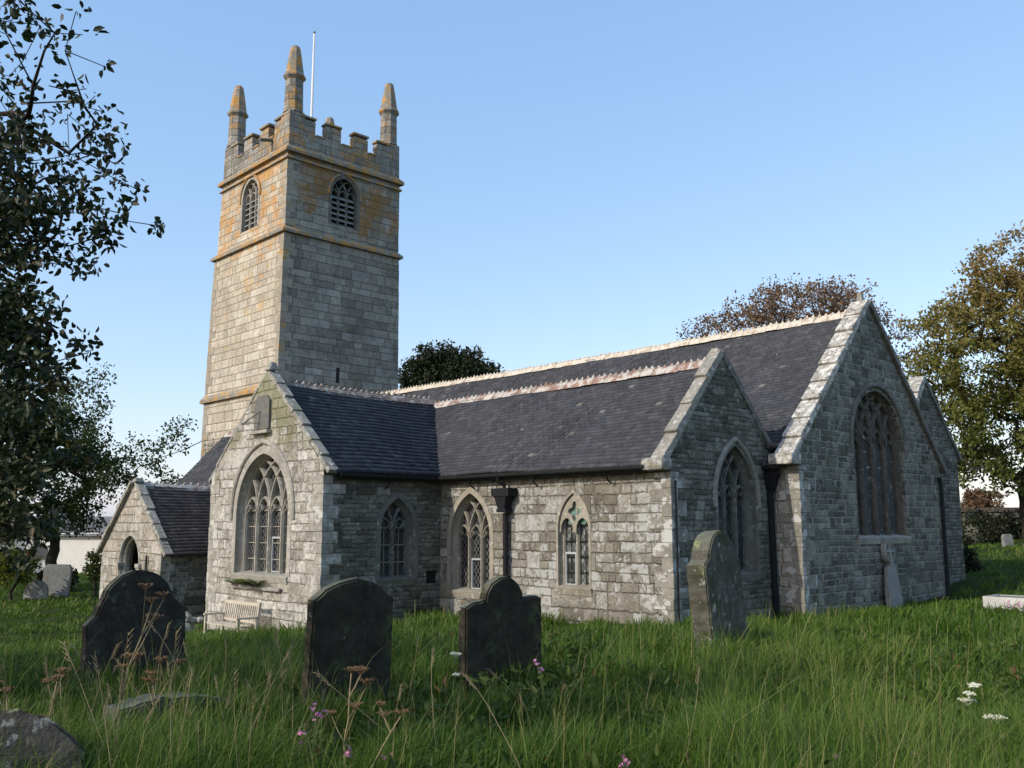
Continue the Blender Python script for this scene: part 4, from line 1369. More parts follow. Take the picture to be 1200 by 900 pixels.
def headstone(name, pos, outline, thick, mat, label, rz=0.0, lean=0.0, roll=0.0, jag=0.006, sub=3, cat='gravestone'):
    """outline in (across, up); the face looks along local +x (east)"""
    # resample the outline and build a slightly irregular slab
    pts = []
    rd = random.Random(len(label))
    n = len(outline)
    for i in range(n):
        a, b = Vector(outline[i]), Vector(outline[(i + 1) % n])
        k = max(1, int((b - a).length / 0.06))
        pts += [a.lerp(b, j / k) + Vector((rd.uniform(-1, 1), rd.uniform(-1, 1))) * jag for j in range(k)]
    bm = bmesh.new()
    vf = [bm.verts.new((thick / 2, p.x, p.y)) for p in pts]
    f = bm.faces.new(vf)
    r = bmesh.ops.extrude_face_region(bm, geom=[f])
    nv = [v for v in r['geom'] if isinstance(v, bmesh.types.BMVert)]
    bmesh.ops.translate(bm, verts=nv, vec=(-thick, 0, 0))
    bmesh.ops.recalc_face_normals(bm, faces=bm.faces)
    big = [f_ for f_ in bm.faces if len(f_.verts) > 4]
    ed = list({e for f_ in big for e in f_.edges})
    bmesh.ops.bevel(bm, geom=ed, offset=min(0.02, thick * 0.2), segments=2, affect='EDGES')
    bmesh.ops.triangulate(bm, faces=[f_ for f_ in bm.faces if len(f_.verts) > 4])
    me = bpy.data.meshes.new(name)
    bm.to_mesh(me)
    bm.free()
    me.materials.append(MT[mat])
    o = bpy.data.objects.new(name, me)
    o.location = (pos[0], pos[1], pos[2])
    o.rotation_euler = (roll, lean, rz)
    link(o)
    tag(o, label, cat)
    return o


def arc_pts(cx_, cz, r, a0, a1, n=12, sz=1.0):
    return [(cx_ + r * math.cos(R(a0 + (a1 - a0) * i / n)), cz + r * sz * math.sin(R(a0 + (a1 - a0) * i / n))) for i in range(n + 1)]


def ground_at(px, depth):
    p = at(px, 700, depth)
    return Vector((p.x, p.y, float(gz(p.x, p.y))))


# left: large domed stone with scooped shoulders
p = ground_at(163, 11.6)
headstone('headstone', p, [(-0.64, -0.3), (0.64, -0.3), (0.64, 0.98), (0.57, 1.0), (0.5, 1.08)] + arc_pts(0.02, 1.02, 0.46, 14, 160, 14, 1.0) + [(-0.52, 0.96), (-0.62, 0.85)], 0.16, 'grave_dark',
          'big dark domed headstone with scooped shoulders behind the dried hogweed', R(3), R(-3), R(1))
p = ground_at(408, 9.6)
headstone('headstone', p, [(-0.52, -0.3), (0.52, -0.3), (0.5, 1.19), (0.42, 1.22), (0.34, 1.3), (0.2, 1.37), (0.02, 1.4), (-0.2, 1.37), (-0.36, 1.3), (-0.5, 1.2)], 0.14, 'grave_black',
          'black headstone with a low curved top beside the pink campion', R(2), R(2), R(-1))
p = ground_at(587, 11.0)
h3o = headstone('headstone', p, [(-0.56, -0.3), (0.56, -0.3), (0.56, 1.06), (0.48, 1.1), (0.3, 1.09)] + arc_pts(0, 1.06, 0.28, 5, 175, 12) + [(-0.3, 1.09), (-0.48, 1.06), (-0.56, 1.02)], 0.16, 'grave_black',
                'dark headstone with a small round dome between flat shoulders, lit along its left edge', R(-6), R(1), R(0.5))
p = ground_at(846, 13.6)
headstone('headstone', p + Vector((0, 0, 0.1)), [(-0.6, -0.3), (0.6, -0.3), (0.6, 1.12), (0.56, 1.3)] + arc_pts(0.04, 1.26, 0.47, 10, 165, 14, 0.98) + [(-0.42, 1.42), (-0.46, 1.34), (-0.6, 1.28), (-0.62, 1.2)], 0.3, 'grave_lichen',
          'tall thick mossy headstone leaning slightly before the aisle gable', R(9), R(-4), R(2.5), jag=0.012)
p = ground_at(20, 5.9)
headstone('headstone', p + Vector((0, 0, -0.1)), [(-0.5, -0.3), (0.5, -0.3), (0.5, 0.42), (0.36, 0.62), (0.12, 0.74), (-0.2, 0.76), (-0.42, 0.66), (-0.5, 0.5)], 0.34, 'grave_spotty',
          'lumpy lichen-crusted headstone low in the near left corner', R(-20), R(-14), R(6), jag=0.015)
p = ground_at(205, 8.6)
headstone('fallen_headstone', p + Vector((0, 0, 0.22)), [(-0.62, -0.25), (0.62, -0.25), (0.6, 0.12), (0.3, 0.19), (-0.2, 0.2), (-0.55, 0.12)], 0.3, 'grave_lichen',
          'low half-buried gravestone with a pale lichened edge among the weeds', R(4), R(0), R(-4), jag=0.012)
p = ground_at(64, 42)
headstone('headstone', p, [(-0.6, -0.3), (0.6, -0.3), (0.66, 1.2), (0.55, 1.4), (-0.4, 1.42), (-0.55, 1.25)], 0.2, 'grave_pale', 'upright pale square headstone below the spreading tree', R(-40), R(-3), R(0))
p = ground_at(42, 41)
headstone('headstone', p, [(-0.5, -0.3), (0.5, -0.3), (0.5, 0.35)] + arc_pts(0, 0.3, 0.5, 10, 170, 10) + [(-0.5, 0.35)], 0.2, 'grave_pale', 'squat round-topped headstone beside the square pale one', R(-40), R(-8), R(3))
p = ground_at(1186, 46)
headstone('headstone', p, [(-0.27, -0.3), (0.27, -0.3), (0.27, 0.5), (0.18, 0.62), (-0.18, 0.62), (-0.27, 0.5)], 0.22, 'grave_pale', 'small distant headstone catching the sun before the dark hedge', R(-30), R(0), R(3))
# kerbed grave at the right edge
kg = ground_at(1215, 23)
grave = empty('grave', kg, R(0))
tag(grave, 'grave with a pale stone kerb and dark slab at the right edge', 'grave')
m_ = MB()
for a, b in (((-1.1, -0.5, -0.1), (1.1, -0.38, 0.32)), ((-1.1, 0.38, -0.1), (1.1, 0.5, 0.32)), ((0.98, -0.38, -0.1), (1.1, 0.38, 0.32)), ((-1.1, -0.38, -0.1), (-0.98, 0.38, 0.32))):
    m_.box(a, b)
MT['kerb'] = plain_stone('pale_kerb_stone', (0.42, 0.42, 0.4), (0.5, 0.5, 0.48), objc=True)
m_.build('kerb', 'kerb', grave, bevel=0.01)
m_ = MB()
m_.box((-0.975, -0.375, 0.1), (0.975, 0.375, 0.3))
MT['slab'] = simple('polished_dark_slab', (0.05, 0.055, 0.065), 0.25, var=0.2)
m_.build('slab', 'slab', grave)
headstone('headstone', kg + Vector((1.22, 0.25, 0)), [(-0.42, -0.2), (0.42, -0.2), (0.42, 0.9), (0.2, 1.0), (-0.2, 1.0), (-0.42, 0.9)], 0.12, 'kerb', 'white marble headstone at the head of the kerbed grave', 0, 0, 0, jag=0.001)
fl = empty('flower_bunch', ground_at(1186, 21.5))
tag(fl, 'faded bunch of pink and white flowers lying by the kerbed grave', 'flowers')
for nm, mt, k0 in (('petals', 'pink', 0), ('petals', 'cream', 1), ('stems', 'stemgreen', 2)):
    m_ = MB()
    rd = random.Random(k0)
    for k in range(14):
        c = Vector((rd.uniform(-0.3, 0.3), rd.uniform(-0.25, 0.25), rd.uniform(0.12, 0.28)))
        if nm == 'stems':
            m_.tube([c, c + Vector((rd.uniform(-0.2, 0.2), 0.2, -0.2))], 0.008, 4)
        else:
            m_.ngon_stack(c.x, c.y, [(0.01, c.z), (0.03, c.z + 0.012), (0.027, c.z + 0.03), (0.006, c.z + 0.03)], 6)
    m_.build(nm, mt, fl)


# ------------------------------------------------------------------ trees
def leaves(name, centres, radii, counts, size, mat, parent, seed=0, droop=0.25, shape=4, aspect=0.5, tone_fn=None, flat=0.0):
    r = np.random.default_rng(seed)
    C = np.repeat(np.asarray(centres, float), counts, 0)
    Rd = np.repeat(np.asarray(radii, float), counts)
    n = len(C)
    d = r.normal(size=(n, 3))
    d /= np.linalg.norm(d, axis=1, keepdims=True)
    rad = Rd * r.random(n) ** 0.5
    P = C + d * rad[:, None] * np.array([1, 1, 0.75])
    ax = r.normal(size=(n, 3)) + d * 0.6 + np.array([0, 0, -droop])
    ax /= np.linalg.norm(ax, axis=1, keepdims=True)
    nr = r.normal(size=(n, 3)) + np.array([0, 0, flat])
    sd_ = np.cross(ax, nr)
    sd_ /= np.linalg.norm(sd_, axis=1, keepdims=True) + 1e-9
    nn = np.cross(sd_, ax)
    L_ = size * r.uniform(0.65, 1.3, n)[:, None]
    W_ = L_ * aspect
    if shape == 4:
        vs = np.stack([P, P + ax * L_ * 0.45 + sd_ * W_ * 0.5, P + ax * L_, P + ax * L_ * 0.45 - sd_ * W_ * 0.5], 1)
        k = 4
        fs = (np.arange(n) * 4)[:, None] + np.arange(4)
    else:
        up = nn * L_ * 0.08
        vs = np.stack([P, P + ax * L_ * 0.3 + sd_ * W_ * 0.46 + up, P + ax * L_ * 0.7 + sd_ * W_ * 0.38 + up, P + ax * L_ - nn * L_ * 0.1,
                       P + ax * L_ * 0.7 - sd_ * W_ * 0.38 + up, P + ax * L_ * 0.3 - sd_ * W_ * 0.46 + up], 1)
        k = 6
        b = (np.arange(n) * 6)[:, None]
        fs = np.concatenate([b + np.array([0, 1, 2, 3]), b + np.array([0, 3, 4, 5])], 0)
    tone = r.random(n)
    if tone_fn is not None:
        tone = np.clip(tone_fn(P) + 0.3 * (tone - 0.5), 0, 1)
    o = mesh_np(name, vs.reshape(-1, 3), fs, mat, parent, np.repeat(tone, k))
    return o


def skeleton(root, top, pts, seed, r0, tip=0.012, mat='bark', parent=None, name='trunk', bow=0.12, n=6):
    """joins every clump to the nearest limb already there; girth grows towards the root"""
    rd = random.Random(seed)
    nodes = [Vector(root)]
    par = [-1]
    K = 6
    for i in range(1, K + 1):
        f = i / K
        nodes.append(Vector(root).lerp(Vector(top), f) + Vector((rd.uniform(-1, 1), rd.uniform(-1, 1), 0)) * r0 * 0.8 * f)
        par.append(i - 1)
    order = sorted(pts, key=lambda p: (Vector(p) - Vector(top)).length)
    arr = np.array([tuple(q) for q in nodes])
    for p in order:
        p = Vector(p)
        dd = np.linalg.norm(arr - np.array(tuple(p)), axis=1)
        dd[:3] += 1e3
        # prefer limbs that lie inwards and lower
        dd = dd + 0.35 * np.maximum(0, arr[:, 2] - p.z)
        j = int(np.argmin(dd))
        q = nodes[j]
        ln = (p - q).length
        k = max(1, int(ln / 0.8))
        prev = j
        off = Vector((rd.uniform(-1, 1), rd.uniform(-1, 1), rd.uniform(-0.3, 1))) * ln * bow
        for s_ in range(1, k + 1):
            f = s_ / k
            nodes.append(q.lerp(p, f) + off * math.sin(math.pi * f))
            par.append(prev)
            prev = len(nodes) - 1
        arr = np.array([tuple(x) for x in nodes])
    w_ = [0] * len(nodes)
    for i in range(len(nodes) - 1, -1, -1):
        w_[i] = max(1, w_[i])
        if i:
            w_[par[i]] += w_[i]
    ex = math.log(r0 / tip) / math.log(max(2, w_[0]))
    rad = [tip * x ** ex for x in w_]
    rad[0] = r0 * 1.35
    mb = MB()
    kids = {}
    for i, p in enumerate(par):
        kids.setdefault(p, []).append(i)
    done = set()
    stack = [(0, [0])]
    chains = []
    # follow the thickest child
    todo = [0]
    while todo:
        s0 = todo.pop()
        chain = [s0]
        cur = s0
        while True:
            ks = [c for c in kids.get(cur, []) if c not in done]
            if not ks:
                break
            ks.sort(key=lambda c: -rad[c])
            nxt = ks[0]
            done.add(nxt)
            chain.append(nxt)
            for o_ in ks[1:]:
                done.add(o_)
                todo.append(('b', cur, o_))
            cur = nxt
        chains.append(chain)
        while todo and isinstance(todo[-1], tuple):
            _, a_, b_2 = todo.pop()
            chain = [a_, b_2]
            cur = b_2
            while True:
                ks = [c for c in kids.get(cur, []) if c not in done]
                if not ks:
                    break
                ks.sort(key=lambda c: -rad[c])
                done.add(ks[0])
                chain.append(ks[0])
                for o_ in ks[1:]:
                    done.add(o_)
                    todo.append(('b', cur, o_))
                cur = ks[0]
            chains.append(chain)
    for c in chains:
        if len(c) < 2:
            continue
        rr_ = [rad[i] for i in c]
        if c[0] != 0 and len(c) > 1:
            rr_[0] = rr_[1]
        mb.tube([nodes[i] for i in c], rr_, n if rr_[0] > 0.05 else 4)
    return mb.build(name, mat, parent, smooth=True)


def blob_points(blobs, n, seed, shell=0.45):
    """clump centres inside a set of ellipsoids, biased to the outside"""
    r = np.random.default_rng(seed)
    out = []
    vol = np.array([b[1][0] * b[1][1] * b[1][2] for b in blobs])
    pick = r.choice(len(blobs), n, p=vol / vol.sum())
    for i in pick:
        c, s_ = blobs[i]
        d = r.normal(size=3)
        d /= np.linalg.norm(d)
        q = shell + (1 - shell) * r.random() ** 0.6
        out.append(np.array(c) + d * q * np.array(s_))
    return np.array(out)


def tree(name, root, top, blobs, nclump, per, crad, leaf, mat, label, seed, r0=0.3, bark='bark', shape=4, aspect=0.55, tone=None, shell=0.4, extra=None, cat='tree', tip=0.012, group=None):
    rt = Vector(root)
    e = empty(name, rt)
    tag(e, label, cat, group)
    P = blob_points(blobs, nclump, seed, shell)
    if extra is not None:
        P = np.concatenate([P, np.array(extra)], 0)
    P = P - np.array(tuple(rt))
    skeleton((0, 0, -0.2), Vector(top) - rt, [tuple(p) for p in P], seed, r0, tip, bark, e)
    rr_ = np.random.default_rng(seed + 5)
    cnt = np.maximum(1, (per * rr_.uniform(0.4, 1.6, len(P))).astype(int))
    rad = crad * rr_.uniform(0.6, 1.35, len(P))
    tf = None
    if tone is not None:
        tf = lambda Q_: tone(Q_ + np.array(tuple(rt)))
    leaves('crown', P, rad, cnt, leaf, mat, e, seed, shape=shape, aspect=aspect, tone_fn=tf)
    return e


GREENS = [(0, (0.018, 0.03, 0.008)), (0.5, (0.045, 0.068, 0.016)), (0.85, (0.085, 0.105, 0.025)), (1, (0.11, 0.10, 0.025))]
MT['leaf_near'] = leaf_mat('near_leaf', [(0, (0.012, 0.019, 0.007)), (0.6, (0.022, 0.034, 0.011)), (0.94, (0.04, 0.045, 0.016)), (1, (0.08, 0.048, 0.02))], 0.22, 0.5)
MT['leaf_mid'] = leaf_mat('green_leaf', GREENS, 0.35)
MT['leaf_dark'] = leaf_mat('evergreen_leaf', [(0, (0.008, 0.014, 0.005)), (0.6, (0.018, 0.028, 0.009)), (1, (0.04, 0.045, 0.015))], 0.15)
MT['leaf_rust'] = leaf_mat('rusty_leaf', [(0, (0.09, 0.058, 0.038)), (0.5, (0.19, 0.115, 0.068)), (1, (0.25, 0.17, 0.09))], 0.3)
MT['leaf_autumn'] = leaf_mat('turning_leaf', [(0, (0.055, 0.08, 0.016)), (0.4, (0.13, 0.145, 0.03)), (0.7, (0.22, 0.17, 0.05)), (1, (0.28, 0.18, 0.08))], 0.35)
MT['leaf_lime'] = leaf_mat('lime_leaf', [(0, (0.06, 0.08, 0.015)), (0.6, (0.12, 0.14, 0.02)), (1, (0.2, 0.19, 0.03))], 0.4)

# near tree whose boughs hang in from the left edge
root = at(-300, 700, 7.2)
root.z = float(gz(root.x, root.y))
ntree = empty('tree', root)
tag(ntree, 'near dark-leaved tree whose boughs overhang the top left corner', 'tree')
spec = [(20, 30, 45, 26), (70, 52, 28, 9), (104, 22, 16, 6), (0, 90, 50, 34), (60, 115, 40, 18), (108, 112, 20, 7), (124, 72, 12, 4), (20, 170, 55, 66), (80, 172, 40, 32), (122, 168, 20, 8),
        (30, 235, 60, 110), (90, 225, 45, 62), (132, 212, 20, 10), (160, 222, 12, 4), (187, 262, 9, 9), (30, 285, 50, 90), (90, 280, 40, 52), (125, 268, 22, 20), (100, 303, 22, 16), (8, 345, 28, 30),
        (20, 390, 45, 95), (62, 402, 38, 50), (98, 408, 20, 16), (16, 442, 50, 110), (60, 445, 30, 30), (10, 500, 55, 120), (60, 500, 35, 40), (5, 560, 50, 110), (40, 585, 35, 40), (70, 545, 25, 20), (10, 615, 40, 60),
        (-60, 120, 60, 80), (-70, 240, 70, 140), (-60, 350, 60, 120), (-60, 470, 70, 150), (-140, 60, 80, 80), (-160, 200, 90, 140), (-150, 340, 90, 140), (-50, 20, 60, 60), (-80, 570, 60, 100)]
rd = random.Random(3)
cen, rad_, cnt_ = [], [], []
for (px, py, rp, c) in spec:
    d = 6.6 + rd.uniform(-0.7, 0.9)
    k = max(1, int((rp / 13) ** 2 * (1.0 if px > -40 else 0.4)))
    for _ in range(k):
        q = at(px + rd.gauss(0, rp * 0.5), py + rd.gauss(0, rp * 0.5), d + rd.uniform(-0.6, 0.6))
        cen.append(tuple(q - root))
        rad_.append(0.07 if rp < 13 else 0.13 if px > -40 else 0.3)
        cnt_.append(max(2, int(round(c / k * ((3.6 if px < 45 else 2.6 if px < 90 else 1.5) * (0.62 if py < 140 else 1.0))))))
ext = blob_points([((root.x - 1.6, root.y - 0.6, 4.6), (2.2, 2.2, 1.8))], 40, 4, 0.4)
for q in ext:
    cen.append(tuple(Vector(q) - root))
    rad_.append(0.5)
    cnt_.append(42)
tpv = root + Vector((0.2, 0.3, 4.2))
skeleton((0, 0, -0.2), tpv - root, cen, 9, 0.15, 0.0035, 'bark_dark', ntree, bow=0.16, n=7)
leaves('crown', cen, rad_, [int(c * 1.6) + 1 for c in cnt_], 0.064, 'leaf_near', ntree, 21, shape=6, aspect=0.55, droop=0.5)

# mid-distance tree on the left with a forked trunk
root = ground_at(60, 46)
tp = at(64, 618, 46)
s_ = 38 / FPX


def blob(px, py, depth, rx, ry, rdp=None):
    """ellipsoid seen at px,py with radii in photo pixels at that depth"""
    k = depth / FPX
    rdp = rdp or (rx + ry) / 2
    return (tuple(at(px, py, depth)), (max(rx, rdp) * k, max(rx, rdp) * k, ry * k))


tree('tree', root, tp, [blob(40, 555, 46, 105, 70), blob(85, 500, 45, 50, 50), blob(20, 480, 46, 80, 60), blob(120, 560, 45, 44, 45), blob(-70, 540, 46, 90, 90), blob(30, 612, 46, 90, 22)], 470, 85, 0.66, 0.19, 'leaf_mid',
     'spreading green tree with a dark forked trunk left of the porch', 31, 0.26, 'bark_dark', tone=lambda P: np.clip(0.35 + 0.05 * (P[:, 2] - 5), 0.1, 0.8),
     extra=[tuple(at(x, y, 45)) for x, y in ((165, 545), (178, 530), (190, 518), (200, 508), (212, 500), (205, 520), (150, 560), (180, 545), (110, 455), (120, 440), (190, 555), (160, 520))], tip=0.016)
# dark evergreen behind the tower
root = ground_at(530, 75)
tree('tree', root, at(530, 480, 75), [blob(528, 448, 75, 54, 30), blob(496, 446, 75, 24, 30), blob(508, 420, 75, 22, 16), blob(560, 450, 75, 30, 26), blob(522, 416, 75, 26, 14), blob(552, 422, 75, 20, 12), blob(574, 440, 75, 16, 10)], 320, 70, 0.85, 0.3, 'leaf_dark',
     'dark rounded evergreen between the tower and the nave ridge', 41, 0.5, 'bark_dark')
# rust-coloured thin tree behind the nave roof
root = ground_at(930, 62)
tree('tree', root, at(930, 470, 62), [blob(930, 390, 62, 100, 58), blob(850, 405, 62, 66, 40), blob(1000, 385, 62, 48, 60), blob(940, 355, 62, 70, 34), blob(1035, 430, 62, 40, 55)], 760, 24, 0.6, 0.22, 'leaf_rust',
     'thin rust-coloured autumn tree rising behind the nave roof', 51, 0.4, 'bark', shell=0.35, tip=0.022)
# big turning tree at the right
root = ground_at(1215, 50)
tree('tree', root, at(1205, 560, 50), [blob(1150, 420, 50, 92, 88), blob(1215, 360, 50, 95, 95), blob(1120, 500, 50, 62, 60), blob(1200, 500, 50, 90, 62), blob(1290, 430, 50, 90, 110), blob(1095, 400, 50, 36, 46), blob(1165, 330, 50, 48, 36), blob(1150, 560, 50, 62, 26)], 950, 62, 0.7, 0.22, 'leaf_autumn',
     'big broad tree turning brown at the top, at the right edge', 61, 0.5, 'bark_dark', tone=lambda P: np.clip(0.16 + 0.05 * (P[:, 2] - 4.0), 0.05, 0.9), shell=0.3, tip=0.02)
# trees further off that close the horizon
MT['leaf_far'] = leaf_mat('far_leaf', [(0, (0.02, 0.032, 0.012)), (0.6, (0.04, 0.056, 0.02)), (1, (0.07, 0.075, 0.03))], 0.2)
for i, (px, dep, h, lab) in enumerate(((-120, 62, 40, 'bushy dark tree half hidden at the far left edge'), (215, 95, 26, 'low far tree glimpsed behind the porch roof'), (1290, 85, 40, 'far tree beyond the right edge of the churchyard'))):
    root = ground_at(px, dep)
    tree('tree', root, at(px, 610, dep), [blob(px, 600 - h * 0.5, dep, 50, h)], 90, 70, 1.1, 0.34, 'leaf_far', lab, 71 + i, 0.3, 'bark_dark')
# tree out of frame to the south that shades the near grass
root = Vector((-15.0, -8.0, 0.0))
tree('tree', root, root + Vector((0, 0, 5)), [((-15.5, -8, 8), (4.2, 4.4, 3.2)), ((-12.6, -8.0, 7), (2.4, 2.6, 2.2))], 170, 70, 0.8, 0.2, 'leaf_mid', 'large leafy tree standing out of view to the left', 81, 0.35)


def bush(name, px, depth, rx, ry, py, n, per, leaf, mat, label, seed, cat='shrub'):
    root = ground_at(px, depth)
    e = empty(name, root)
    tag(e, label, cat)
    k = depth / FPX
    c = at(px, py, depth)
    P = blob_points([(tuple(c), (rx * k, rx * k * 0.8, ry * k))], n, seed, 0.3)
    P[:, 2] = np.maximum(P[:, 2], gz(P[:, 0], P[:, 1]) + 0.1)
    P = P - np.array(tuple(root))
    skeleton((0, 0, -0.1), (0, 0, 0.4), [tuple(p) for p in P], seed, 0.07, 0.01, 'bark_dark', e, 'stems')
    leaves('foliage', P, np.full(len(P), ry * k * 0.33), np.full(len(P), per), leaf, mat, e, seed)
    return e


bush('shrub', 12, 40, 34, 24, 665, 60, 60, 0.16, 'leaf_lime', 'yellow-green shrub at the left edge under the tree', 91)
bush('shrub', 70, 46, 30, 14, 678, 40, 60, 0.16, 'leaf_dark', 'low dark shrub behind the pale square headstone', 92)
bush('shrub', 112, 42, 12, 20, 665, 26, 50, 0.14, 'leaf_mid', 'small green shrub against the porch corner', 93)
bush('shrub', 1132, 36, 14, 30, 668, 60, 60, 0.12, 'leaf_dark', 'dark shrub tucked against the far church corner', 94)
bush('shrub', 1150, 62, 26, 14, 588, 60, 60, 0.2, 'leaf_rust', 'pale dry shrub above the boundary wall', 95)
bush('weeds', 500, 26.5, 26, 10, 722, 26, 45, 0.13, 'leaf_mid', 'clump of nettles in the corner under the transept window', 96, 'weeds')
bush('weeds', 728, 23.5, 24, 6, 722, 20, 40, 0.1, 'leaf_mid', 'low weeds along the foot of the sunlit aisle wall', 97, 'weeds')
bush('weeds', 990, 27, 40, 6, 716, 24, 40, 0.1, 'leaf_mid', 'strip of weeds at the foot of the chancel gable', 98, 'weeds')
# loose stones left of the bench
sp_ = empty('stone_heap', (-27.0, 12.6, float(gz(-27.0, 12.6))))
tag(sp_, 'small heap of loose lichened stones beside the bench', 'stones')
rd = random.Random(12)
for k in range(9):
    m_ = MB()
    m_.ngon_stack(0, 0, [(0.12, 0), (0.2, 0.07), (0.19, 0.18), (0.1, 0.26)], 7, rd.random())
    sc_, ox, oy = rd.uniform(0.7, 1.5), rd.uniform(-0.8, 0.7), rd.uniform(-0.35, 0.3)
    oz = 0.28 if k > 5 else 0.0
    m_.v = [((x + rd.uniform(-0.03, 0.03)) * sc_ + ox * (0.6 if k > 5 else 1), (y + rd.uniform(-0.03, 0.03)) * sc_ + oy, z * sc_ + oz) for x, y, z in m_.v]
    m_.build('stone', 'quoin_pale', sp_, bevel=0.03)
# hedge at the right
hb = ground_at(1180, 52)
hedge = empty('hedge', hb)
tag(hedge, 'long dark hedge along the right side of the churchyard', 'hedge')
HP = []
rd = random.Random(5)
for k in range(190):
    px = rd.uniform(1095, 1330)
    q = at(px, rd.uniform(604, 652), 52 + rd.uniform(-1.2, 1.2))
    HP.append((q.x - hb.x, q.y - hb.y, q.z - hb.z))
skeleton((0, 0, -0.1), (0, 0, 0.5), HP, 5, 0.08, 0.012, 'bark_dark', hedge, 'stems')
leaves('foliage', HP, np.full(len(HP), 0.6), np.full(len(HP), 75), 0.17, 'leaf_dark', hedge, 6)
# boundary wall beyond it
a, b = at(1090, 612, 58), at(1420, 610, 58)
wl = MB()
dv = (b - a)
dv.z = 0
dl = dv.length
dv.normalize()
nv = Vector((-dv.y, dv.x, 0)) * 0.3
a.z = -1
top = at(1165, 600, 58).z
vs = [a, a + dv * dl, a + dv * dl + nv, a + nv]
wl.add([tuple(v) for v in vs] + [(v.x, v.y, top) for v in vs], [(0, 1, 5, 4), (1, 2, 6, 5), (2, 3, 7, 6), (3, 0, 4, 7)])
wo_ = wl.build('boundary_wall', 'rubble')
tag(wo_, 'stone boundary wall with a brown coping above the hedge', 'wall')
cpm = MB()
vs = [a - nv * 0.3, a + dv * dl - nv * 0.3, a + dv * dl + nv * 1.3, a + nv * 1.3]
cpm.add([(v.x, v.y, top + 0.004) for v in vs] + [(v.x, v.y, top + 0.28) for v in vs], [(0, 1, 5, 4), (1, 2, 6, 5), (2, 3, 7, 6), (3, 0, 4, 7), (4, 5, 6, 7)])
cpm.build('coping', 'dress_brown', wo_)
# whitewashed cottage glimpsed behind the left-hand tree
ct = ground_at(40, 66)
cot = empty('cottage', ct, R(40))
tag(cot, 'whitewashed cottage glimpsed behind the forked tree on the left', 'house')
MT['cottage_slate'] = plain_stone('cottage_slate', (0.12, 0.12, 0.125), (0.19, 0.19, 0.19))
m_ = MB()
m_.box((-6, -2.5, -1), (6.3, 2.5, 2.7))
m_.add([(-6, -2.5, 2.7), (-6, 2.5, 2.7), (-6, 0, 3.7), (6.3, -2.5, 2.7), (6.3, 2.5, 2.7), (6.3, 0, 3.7)], [(0, 2, 1), (3, 4, 5)])
m_.build('wall', 'limewash', cot)
m_ = MB()
m_.add([(-6.2, -2.8, 2.5), (6.5, -2.8, 2.5), (6.5, 0, 3.85), (-6.2, 0, 3.85), (-6.2, 2.8, 2.5), (6.5, 2.8, 2.5)], [(0, 1, 2, 3), (3, 2, 5, 4)])
m_.build('roof', 'cottage_slate', cot)
for x in (-2.5, 2.0):
    m_ = MB()
    m_.box((x - 0.5, -2.54, 0.8), (x + 0.5, -2.49, 1.9))
    w2 = m_.build('window', 'white', cot)
    m_ = MB()
    m_.box((x - 0.4, -2.56, 0.9), (x + 0.4, -2.535, 1.8))
    m_.build('pane', 'slab', w2)

# ------------------------------------------------------------------ grass, weeds and flowers
MT['grass'] = leaf_mat('grass_blade', [(0, (0.022, 0.054, 0.007)), (0.4, (0.056, 0.118, 0.012)), (0.75, (0.098, 0.165, 0.02)), (0.92, (0.155, 0.19, 0.04)), (1, (0.24, 0.20, 0.10))], 0.35, 0.55)


